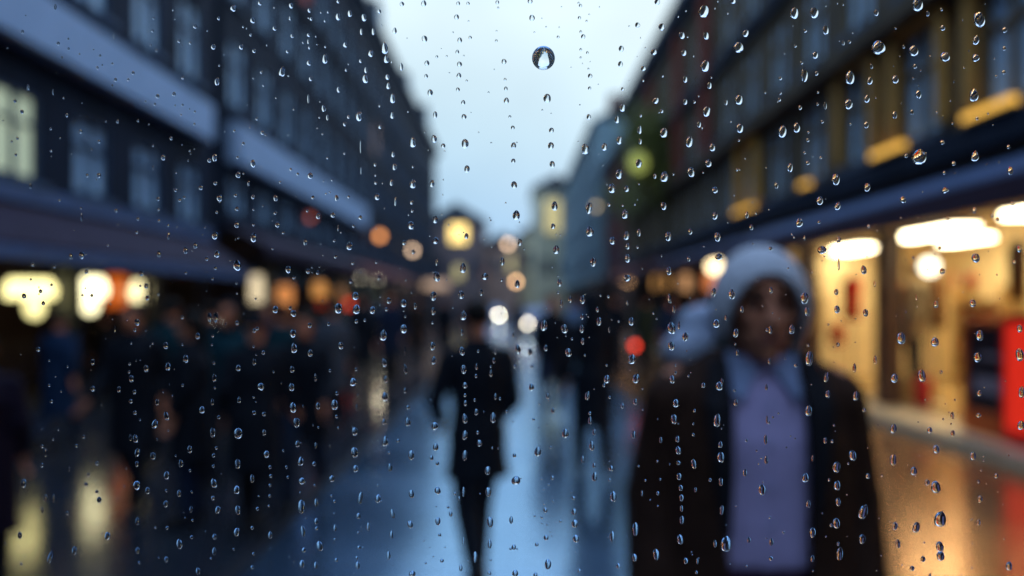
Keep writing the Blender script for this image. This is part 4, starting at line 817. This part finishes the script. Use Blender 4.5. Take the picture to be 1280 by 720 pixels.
person(263, 9.4, 'stand', 10, C_BLK, C_BLK, 'person in black at the back of the left crowd', length=.7)
person(335, 9.8, 'walk', 190, C_NVY, C_BLK, 'person in navy at the back, between the pale and the orange red lamps', length=.5)
person(648, 27.0, 'walk', 0, C_GRY, C_BLK, 'far grey-coated person below the headlights', length=.6)
person(583, 30.0, 'walk2', 180, C_NVY, C_BLK, 'farthest person, small, in navy', length=.6)

# mannequins in the shop
def mannequin(pxx, X, coat, label, zoff=.30, hair='hat'):
    d = at(1, X, pxx)
    o = thing('mannequin', label, 'mannequin', (X, d, .166), 'mannequins in the shop window', R(90))
    part('stand', MB().loft([((X, d, .166), .26, .26), ((X, d, .166+zoff), .24, .24)], 20), M_floorw, o, local=False) if False else None
    st = MB().loft([((0, 0, 0), .27, .27), ((0, 0, zoff-.01), .25, .25)], 20)
    link('stand', st.mesh('stand'), M_floorw, o)
    p = POSES['stand']; kids = []
    kids.append(link('body', cached(('b', 'stand'), build_body, p), mat('matt mannequin', (.35, .22, .12), rough=.5), o))
    kids.append(link('coat', cached(('c', 'stand', .5, 1.0), build_coat, p, .5, 1.0), coat, o))
    kids.append(link('trousers', cached(('t', 'stand'), build_trousers, p), C_GRY, o))
    kids.append(link(hair, cached(('h', 'stand', hair), build_hair, p, hair), C_BLK, o))
    for k in kids: k.location = (0, 0, zoff)
    return o
mannequin(1143, 5.95, cloth('cream cloth', (.60, .48, .30)), 'mannequin with a black hat and cream coat on a round base in the shop')
mannequin(1020, 6.0, cloth('sand cloth', (.45, .33, .18)), 'sand-coated mannequin behind the hooded person', .2, 'hair')

# the hooded person close to the window
def near_person():
    X, Y = .600, 1.98
    o = thing('person', 'hooded person in an open dark brown coat and lilac shirt close to the window', 'person', (X, Y, .006), 'people walking in the rain', math.pi-R(3))
    # local frame: +y faces the window
    P = dict(stride=.12, swing=.02, elbow=.03, out=.03)
    j = joints(P); H = Vector((0, .06, 1.575)); j['head'] = H
    mb = MB(); head_shape(mb, H, 1.04)
    mb.cap((0, 0, 1.40), (0, .03, 1.55), .062, .060)
    mb.loft([((0, 0, .85), .14, .11), (j['hip'], .17, .12), (j['waist'], .15, .11), (j['chest'], .175, .125), ((0, 0, 1.40), .165, .10), ((0, 0, 1.46), .08, .07)], 22)
    for n, q in (('l', -1), ('r', 1)):
        mb.cap((q*.09, 0, 1.39), (q*.185, 0, 1.385), .06, .058)
        j['sho'+n] = Vector((q*.172, 0, 1.36)); j['elb'+n] = Vector((q*.232, -.03, 1.11)); j['wri'+n] = Vector((q*.245, .04, .84))
        mb.cap(j['sho'+n], j['elb'+n], .055, .041); mb.cap(j['elb'+n], j['wri'+n], .042, .027)
        hand(mb, j['wri'+n], j['wri'+n]-j['elb'+n], q)
        mb.cap(j['hip'+n], j['kne'+n], .092, .058); mb.cap(j['kne'+n], j['ank'+n], .056, .038)
        a = j['ank'+n]; mb.cap(a-Vector((0, .03, .035)), a+Vector((0, .13, -.05)), .038, .026)
    b = link('body', remesh(mb, .0055, 3), SKIN, o)
    for q in (-1, 1):
        e = MB().ell((H.x+q*.034, H.y+.079, H.z+.019), .0135, .0125, .010)
        link('eye', e.mesh('eye', True), mat('dark eye', (.03, .02, .018), rough=.15), o)
    # beard / mouth shade is hair, eyebrows
    eb = MB()
    for q in (-1, 1): eb.cap((q*.017, H.y+.102, H.z+.046), (q*.054, H.y+.083, H.z+.050), .006, .005)
    link('eyebrows', eb.mesh('eyebrows', True), HAIR, o)
    lp = MB().cap((-.022, H.y+.098, H.z-.0635), (.022, H.y+.098, H.z-.0635), .005, .005)
    link('lips', lp.mesh('lips', True), mat('lips', (.30, .07, .06), rough=.45), o)
    link('hair', remesh(MB().ell((0, H.y-.03, H.z+.045), .098, .108, .095), .008, 2, 'hair'), HAIR, o)
    # shirt with collar
    sh = MB().loft([((0, .0, .98), .185, .145), ((0, .0, 1.10), .175, .148), ((0, .0, 1.28), .185, .150), ((0, 0, 1.38), .17, .125), ((0, 0, 1.44), .095, .09), ((0, .01, 1.475), .075, .078)], 24)
    link('shirt', remesh(sh, .009, 3, 'shirt'), mat('lilac shirt cloth', (.58, .46, .72), rough=.75, noise=.12, scale=9, bump=.2), o)
    for q in (-1, 1):
        c = MB()
        pts = [(.018, .100, 1.440), (.080, .060, 1.485), (.100, .080, 1.400), (.062, .145, 1.370)]
        base = [Vector((q*a, b_, c_)) for a, b_, c_ in pts]
        nrm = (base[1]-base[0]).cross(base[3]-base[0]).normalized()*.006
        k = len(c.v); c.v += [tuple(v+nrm) for v in base]+[tuple(v-nrm) for v in base]
        c.f += [(0, 1, 2, 3), (7, 6, 5, 4), (0, 4, 5, 1), (1, 5, 6, 2), (2, 6, 7, 3), (3, 7, 4, 0)]
        link('collar', c.mesh('collar'), mat('pale lilac collar', (.32, .37, .55), rough=.7), o)
    bt = MB()
    for z in (1.36, 1.27, 1.18, 1.09): bt.loft([((0, .148, z), .006, .006, (0, 1, 0)), ((0, .156, z), .006, .006, (0, 1, 0))], 10)
    link('buttons', bt.mesh('buttons'), mat('shirt button', (.5, .5, .7), rough=.3), o)
    # coat
    ct = MB().loft([((0, -.01, .62), .245, .20), ((0, -.01, .85), .235, .19), ((0, -.01, 1.05), .225, .18), ((0, -.005, 1.25), .222, .175), ((0, -.01, 1.37), .205, .15), ((0, -.01, 1.44), .15, .115), ((0, .0, 1.475), .105, .10)], 26)
    for n, q in (('l', -1), ('r', 1)):
        ct.cap((q*.10, -.01, 1.37), (q*.180, -.01, 1.345), .090, .084)
        e = Vector((q*.232, -.03, 1.11)); w_ = Vector((q*.245, .03, .86))
        ct.cap((q*.180, -.01, 1.345), e, .084, .072); ct.tube(e, w_, .074, .060); ct.ell(e, .074, .074, .074)
    def cut(c):
        hw = .088 + max(0, 1.10-c.z)*.03 - max(0, c.z-1.36)*.1
        return (abs(c.x-.005) < hw and c.y > .05 and c.z < 1.60) or c.z < .63
    me = remesh(ct, .009, 3, 'coat', cut)
    co = link('coat', me, cloth('near black brown coat cloth', (.048, .021, .013)), o)
    s = co.modifiers.new('thick', 'SOLIDIFY'); s.thickness = .012; s.offset = 1
    # lapels
    for q in (-1, 1):
        lb = MB().loft([((q*.10, .150, 1.06), .012, .016), ((q*.108, .160, 1.22), .026, .016), ((q*.115, .145, 1.36), .036, .016), ((q*.105, .075, 1.465), .024, .022)], 12)
        link('lapel', remesh(lb, .006, 2, 'lapel'), cloth('dark lapel cloth', (.02, .017, .02)), o)
    # trousers, belt
    tr = MB().loft([((0, 0, .82), .17, .13), ((0, 0, .93), .185, .14), ((0, 0, 1.0), .178, .142)], 20)
    for n in 'lr':
        tr.cap(j['hip'+n], j['kne'+n], .108, .08); tr.cap(j['kne'+n], j['ank'+n], .078, .064)
    link('trousers', remesh(tr, .012, 3, 'trousers'), cloth('plum trouser cloth', (.07, .03, .06)), o)
    for n in 'lr': link('shoe', build_shoe(P, n), C_SHOE, o)
    # close pale hood and the thick fleece collar lying behind the head
    FL = mat('pale blue fleece', (.46, .50, .62), rough=.95, noise=.15, scale=30, bump=.6)
    hb = MB().ell((0, H.y-.015, H.z+.012), .110, .120, .142, 24, 16)
    hb.cap((0, H.y-.05, H.z-.08), (0, H.y-.06, H.z-.14), .10, .11)
    hm = remesh(hb, .008, 4, 'hood', lambda c: (c.y > H.y+.01 and (c.x/.088)**2+((c.z-H.z+.040)/.125)**2 < 1) or (c.z < H.z-.055 and c.y > H.y-.045) or c.z < H.z-.13)
    ho = link('hood', hm, mat('pale knit', (.78, .76, .80), rough=.95, noise=.12, scale=40, bump=.6), o)
    s = ho.modifiers.new('thick', 'SOLIDIFY'); s.thickness = .016; s.offset = 0
    fc = MB().ell((.045, -.085, 1.50), .150, .065, .080, 24, 12).cap((.03, -.08, 1.50), (.175, -.05, 1.475), .065, .050).cap((-.02, -.08, 1.49), (-.10, -.06, 1.45), .055, .040)
    fc.cap((.06, -.09, 1.55), (.13, -.08, 1.54), .055, .050)
    link('collar_fleece', remesh(fc, .009, 4, 'collar_fleece'), FL, o)
    return o
near_person()

# ------------------------------------------------------------------ cars, bicycle, tree
def car(loc, rz, bodycol, label, e):
    o = thing('car', label, 'car', loc, 'cars with headlights on', rz)
    X0, Y0, _ = loc
    M_c = mat('car paint '+label[:12], bodycol, rough=.25, coat=.6)
    # profile in y (front at -2.15), z
    prof = [(-2.15, .35), (-2.2, .62), (-2.05, .80), (-1.15, .95), (-.45, 1.38), (.9, 1.45), (1.75, 1.05), (2.1, .98), (2.15, .40)]
    mb = MB().prismx([(a, b) for a, b in prof], -.86, .86)
    me = mb.mesh('body')
    bm = bmesh.new(); bm.from_mesh(me)
    for q in bm.verts:
        if q.co.z > 1.0: q.co.x *= .80
    bmesh.ops.bevel(bm, geom=bm.edges[:], offset=.05, segments=2, affect='EDGES'); bm.to_mesh(me); bm.free()
    link('body', me, M_c, o)
    link('windscreen', MB().prismx([(-1.10, .985), (-.50, 1.355), (-.53, 1.375), (-1.14, .99)], -.62, .62).mesh('windscreen'), win_mat('car glass', (.25, .30, .45), .1), o)
    for s in (-1, 1):
        h = MB().loft([((s*.62, -2.235, .68), .10, .085, (0, 1, 0)), ((s*.62, -2.15, .68), .12, .10, (0, 1, 0))], 14)
        link('headlight', h.mesh('headlight'), lamp('headlight %g' % e, (1, .88, .66), e), o)
        for yy in (-1.35, 1.35):
            w_ = link('wheel', MB().tube((s*.70, yy, .32), (s*.88, yy, .32), .32, seg=22).mesh('wheel'), mat('tyre', (.015, .015, .016), rough=.8), o)
            link('rim', MB().tube((s*.885, yy, .32), (s*.895, yy, .32), .2, seg=18).mesh('rim'), mat('rim', (.4, .4, .42), rough=.3, metal=.8), w_)
        link('mirror', MB().ell((s*.93, -.75, 1.0), .10, .06, .07).mesh('mirror', True), M_c, o)
    link('grille', MB().box(-.42, .42, -2.235, -2.2, .45, .62).mesh('grille'), M_frame_d, o)
    return o
car(((675-640)*38/FPX, 38+2.2, .004), 0, (.20, .22, .42), 'lilac blue car with the larger headlight, nearer of the two at the street end', 17)
car(((614-640)*66/FPX, 66+2.2, .004), 0, (.20, .32, .50), 'pale blue car farther off, with the smaller headlight left of centre', 42)

def bicycle():
    x, y = (792-640)*15/FPX+.05, 15.2
    o = thing('bicycle', 'parked bicycle with a glowing red tail light', 'bicycle', (x, y, .006), None, R(8))
    def ring(cy, r):
        m = MB(); n = 28
        for k in range(n):
            a, b = 2*math.pi*k/n, 2*math.pi*(k+1)/n
            m.tube((0, cy+r*math.cos(a), .34+r*math.sin(a)), (0, cy+r*math.cos(b), .34+r*math.sin(b)), .018, seg=6)
        return m
    M_b = mat('bicycle paint', (.05, .06, .08), rough=.3)
    for cy in (0, 1.05):
        w_ = link('wheel', ring(cy, .32).mesh('wheel'), MATS['tyre'], o)
        sp = MB()
        for k in range(12): a = math.pi*k/6; sp.tube((0, cy, .34), (0, cy+.31*math.cos(a), .34+.31*math.sin(a)), .002, seg=4)
        link('spokes', sp.mesh('spokes'), mat('spoke steel', (.5, .5, .5), rough=.3, metal=1), w_)
    f = MB()
    for a, b in (((0,0,.34),(0,.42,.30)), ((0,0,.34),(0,.28,.78)), ((0,.42,.30),(0,.24,.90)), ((0,.42,.30),(0,.88,.78)), ((0,.27,.80),(0,.86,.84)), ((0,1.05,.34),(0,.84,.98))):
        f.tube(a, b, .017, seg=8)
    link('frame', f.mesh('frame'), M_b, o)
    link('saddle', MB().loft([((0, .12, .93), .07, .03, (0, 1, 0)), ((0, .20, .93), .06, .03, (0, 1, 0)), ((0, .36, .93), .018, .018, (0, 1, 0))], 12).mesh('saddle', True), M_blk, o)
    link('handlebar', MB().tube((-.27, .80, 1.02), (.27, .80, 1.02), .014).tube((0, .84, .96), (0, .81, 1.02), .015).mesh('handlebar'), M_b, o)
    link('tail_light', MB().ell((0, -.02, .80), .055, .04, .055).mesh('tail_light', True), lamp('red tail light', (1, .05, .02), 4.5), o)
    link('mudguard', MB().tube((0, 0, .70), (0, .0, .80), .01).tube((0, 0, .70), (0, .25, .74), .01).mesh('mudguard'), M_b, o)
bicycle()

def tree():
    d = 27.0; c = px(806, 215, d)
    x0 = c.x
    o = thing('street_tree', 'slender street tree with yellow green leaves lit by a lamp on the right', 'tree', (x0, d, .006))
    t = MB(); t.loft([((x0, d, 0), .13, .13), ((x0+.05, d, 2), .10, .10), ((x0-.05, d, 4.0), .07, .07), ((x0, d, 7.4), .025, .025)], 10)
    random.seed(5); tips = []
    for k in range(16):
        z = random.uniform(4.4, 7.0); a = random.uniform(0, 6.28); r = random.uniform(.4, 1.0)*(1.05-abs(z-5.1)/3.4)
        e = Vector((x0+r*math.cos(a), d+r*math.sin(a), z+.6)); t.tube((x0, d, z), e, .028, .008, 6); tips.append(e)
    part('trunk', t, mat('bark', (.06, .045, .035), rough=.9, noise=.3, bump=.5), o)
    m = MB()
    for e in tips:
        for k in range(260):
            q = e+Vector((random.gauss(0, .36), random.gauss(0, .36), random.gauss(0, .36)))
            s = random.uniform(.05, .10); u = Vector((random.gauss(0, 1), random.gauss(0, 1), random.gauss(0, 1))).normalized()
            w_ = u.orthogonal().normalized(); b = len(m.v)
            m.v += [tuple(q-u*s), tuple(q+w_*s*.5), tuple(q+u*s), tuple(q-w_*s*.5)]; m.f.append((b, b+1, b+2, b+3))
    part('crown', m, mat('young leaves', (.19, .21, .05), rough=.5, noise=.4, scale=3), o)
    g = px(798, 203, 26.6)
    l = thing('hanging_lantern', 'greenish yellow lantern hanging from the wall in front of the lit tree', 'lantern', g)
    part('globe', MB().ell(g, .30, .30, .34), lamp('green yellow globe', (.8, .9, .22), .5), l, True)
    part('bracket', MB().tube((g.x, g.y, g.z+.33), (g.x, g.y, g.z+.4), .015).tube((g.x, g.y, g.z+.39), (XR+.02, g.y, g.z+.39), .02), M_frame_d, l)
tree()

# ------------------------------------------------------------------ the glass in front of the lens, and the rain on it
YP = FOCUS
o = thing('glass_screen', 'clear rain-wet glass pane in a slim steel frame right before the viewer', 'glass pane', (0, YP-.002, .006))
part('pane', MB().box(-1.30, 1.30, YP-.004, YP, .12, 2.45), clear_pane('clear glass'), o)
part('frame', MB().box(-1.36, -1.30, YP-.02, YP+.02, .006, 2.51).box(1.30, 1.36, YP-.02, YP+.02, .006, 2.51).box(-1.299, 1.299, YP-.02, YP+.02, 2.45, 2.51).box(-1.299, 1.299, YP-.02, YP+.02, .06, .12), mat('brushed steel', (.35, .36, .38), rough=.3, metal=.9), o)

WATER = glassy('rain water', 1.333)
def drop_mesh(seed, H, sag, taper, wob, nr=11, ns=36, name='raindrop'):
    rr = random.Random(seed)
    ph = [rr.uniform(0, 6.28) for _ in range(3)]; am = [rr.uniform(.3, 1)*wob for _ in range(3)]
    Rr = (1+H*H)/(2*H); v = []; f = []
    rho = [math.sin(math.pi/2*(i/nr)) for i in range(nr+1)]
    def pos(r, a, y):
        k = 1+am[0]*math.cos(2*a+ph[0])*.6+am[1]*math.cos(3*a+ph[1])*.5+am[2]*math.cos(5*a+ph[2])*.2
        x = r*k*math.cos(a); z = r*k*math.sin(a)
        x *= 1-taper*z
        return (x, y, z)
    v.append(pos(0, 0, Rr-(Rr-H)))
    for i in range(1, nr+1):
        for s in range(ns):
            a = 2*math.pi*s/ns
            h = math.sqrt(max(0, Rr*Rr-rho[i]**2))-(Rr-H)
            if i == nr: h = .0
            h *= 1-sag*rho[i]*math.sin(a)
            v.append(pos(rho[i], a, h))
    # flat back ring and centre
    c = len(v); v.append((0, -.02, 0)); b0 = len(v)
    for s in range(ns):
        a = 2*math.pi*s/ns; v.append(pos(1, a, -.02))
    for s in range(ns): f.append((0, 1+s, 1+(s+1) % ns))
    for i in range(1, nr):
        for s in range(ns):
            a0 = 1+(i-1)*ns; a1 = 1+i*ns; s2 = (s+1) % ns
            f.append((a0+s, a1+s, a1+s2, a0+s2))
    a1 = 1+(nr-1)*ns
    for s in range(ns):
        s2 = (s+1) % ns
        f.append((a1+s, b0+s, b0+s2, a1+s2)); f.append((c, b0+s2, b0+s))
    me = bpy.data.meshes.new(name); me.from_pydata(v, [], f)
    bm = bmesh.new(); bm.from_mesh(me); bmesh.ops.recalc_face_normals(bm, faces=bm.faces); bm.to_mesh(me); bm.free()
    n_flat = ns*2
    for i, p in enumerate(me.polygons): p.use_smooth = i < len(me.polygons)-n_flat
    return me, v, f
VAR = [drop_mesh(100+i, .50+.035*(i % 4), .22+.05*(i % 3), .04+.05*(i % 4), .05+.03*(i % 3))[0] for i in range(14)]
for me in VAR: me.materials.append(WATER)

pts = []
ox = oy = 0
for ln in DROPS.strip().split('|'):
    h, body = ln.split(':')
    _, ox, oy = h.split()
    for t in body.split(';'):
        q = [float(k) for k in t.split(',')]
        wd = q[2]; ht = q[3] if len(q) > 3 else q[2]*1.15
        pts.append((int(ox)+q[0]/3, int(oy)+q[1]/3, wd/3, ht/3))
pts.sort(key=lambda p: -p[2]*p[3])
BIG = pts[:296]; SMALL = pts[296:]
def place(p): return Vector(((p[0]-640)*FOCUS/FPX, YP+.0002, EYE+(HOR-p[1])*FOCUS/FPX))
PH = [
 ['over the pale band at the upper left', 'over the bluish windows at the upper left', 'over the dark facade at the upper left', 'beside the eaves on the left', 'in the middle of the sky', 'by the eaves on the right', 'over the dark facade at the upper right', 'over the blue windows at the upper right'],
 ['over the tall pale window at the left', 'over the dark wall below the pale band', 'over the second pale band', 'where the left eaves end', 'over the low sky at the street end', 'over the lit green tree', 'over the amber-framed window', 'over the awning and sill light at the right'],
 ['over the brightest yellow lamps', 'over the dark awnings at the left', 'over the orange lamps at the left', 'over the gabled house and its foot', 'over the headlights at the street end', 'over the amber lamps at the right', 'over the pale hood and face', 'over the yellow shop room'],
 ['over the blue-coated person', 'over the dark crowd at the left', 'over the right end of the dark crowd', 'over the back of the nearest walker', 'over the distant walkers', 'over the dark sleeve beside the shirt', 'over the lilac shirt', 'over the shop step'],
 ['over the yellow reflections on the ground', 'over the black ground at the left', 'over the dark paving left of centre', 'over the legs of the nearest walker', 'over the blue reflected sky', 'over the dark coat hem', 'over the lower end of the shirt', 'over the amber reflections on the paving']]
ORD = ['topmost', 'second', 'third', 'fourth', 'fifth', 'sixth', 'seventh', 'eighth', 'ninth', 'tenth', 'eleventh', 'twelfth']
keyed = {}
for i, p in enumerate(BIG):
    sz = 'large' if p[2] > 11 else 'middling' if p[2] > 7.4 else 'small'
    ar = p[3]/p[2]; shp = 'round' if ar < 1.25 else 'oval' if ar < 1.75 else 'long'
    c = min(7, int(p[0]//160)); r = min(4, int(p[1]//144))
    keyed.setdefault((sz, shp, PH[r][c]), []).append(i)
lab = {}
for (sz, shp, ph), ids in keyed.items():
    ids.sort(key=lambda i: BIG[i][1])
    for k, i in enumerate(ids):
        lab[i] = '%s %s raindrop %s' % (sz, shp, ph) if len(ids) == 1 else '%s of the %s %s raindrops %s' % (ORD[k] if k < len(ids)-1 or k == 0 else 'lowest', sz, shp, ph)
lab[0] = 'largest raindrop, round and dark-rimmed, in the middle of the sky'
for i, p in enumerate(BIG):
    if i == 0: me = drop_mesh(7, .69, .0, .0, .01, 18, 64)[0]; me.materials.append(WATER)
    else: me = VAR[random.randrange(len(VAR))]
    o = bpy.data.objects.new('raindrop', me); COL.objects.link(o); o.location = place(p)
    rx, rz = p[2]/2*FOCUS/FPX, p[3]/2*FOCUS/FPX
    o.scale = (rx, min(rx, rz)*1.0, rz)
    if i: o.rotation_euler = (0, R(random.gauss(0, 7)), 0)
    tag(o, lab[i], 'raindrop', 'raindrops on the glass')
# the many finer drops: one mass
bv = []; bf = []
protos = [drop_mesh(300+i, .48, .2, .1, .08, 5, 18)[1:] for i in range(4)]
extra = []
rr = random.Random(3)
for k in range(420):        # specks of rain between the runs
    extra.append((rr.uniform(0, 1280), rr.uniform(0, 720), rr.uniform(1.2, 2.4), rr.uniform(1.4, 3.0)))
for k in range(900):       # the pane beyond the picture
    a, b = rr.uniform(-1500, 2700), rr.uniform(-700, 2200)
    if -15 < a < 1295 and -15 < b < 735: continue
    wd = rr.choice((4, 5, 6, 8, 10)); extra.append((a, b, wd, wd*rr.uniform(1.1, 1.6)))
for p in SMALL+extra:
    v, f = protos[rr.randrange(4)]; b = len(bv); c = place(p)
    rx, rz = p[2]/2*FOCUS/FPX, p[3]/2*FOCUS/FPX
    for q in v: bv.append((c.x+q[0]*rx, c.y+q[1]*min(rx, rz), c.z+q[2]*rz))
    for t in f: bf.append(tuple(b+i for i in t))
c0 = Vector((0, YP, EYE))
me = bpy.data.meshes.new('fine_raindrops'); me.from_pydata([tuple(Vector(q)-c0) for q in bv], [], bf)
bm = bmesh.new(); bm.from_mesh(me); bmesh.ops.recalc_face_normals(bm, faces=bm.faces); bm.to_mesh(me); bm.free()
for p in me.polygons: p.use_smooth = abs(p.normal.y+1) > .01
me.materials.append(WATER)
o = bpy.data.objects.new('fine_raindrops', me); COL.objects.link(o); o.location = c0
tag(o, 'fine specks of rain scattered between the larger drops on the glass', 'raindrops', None, 'stuff')
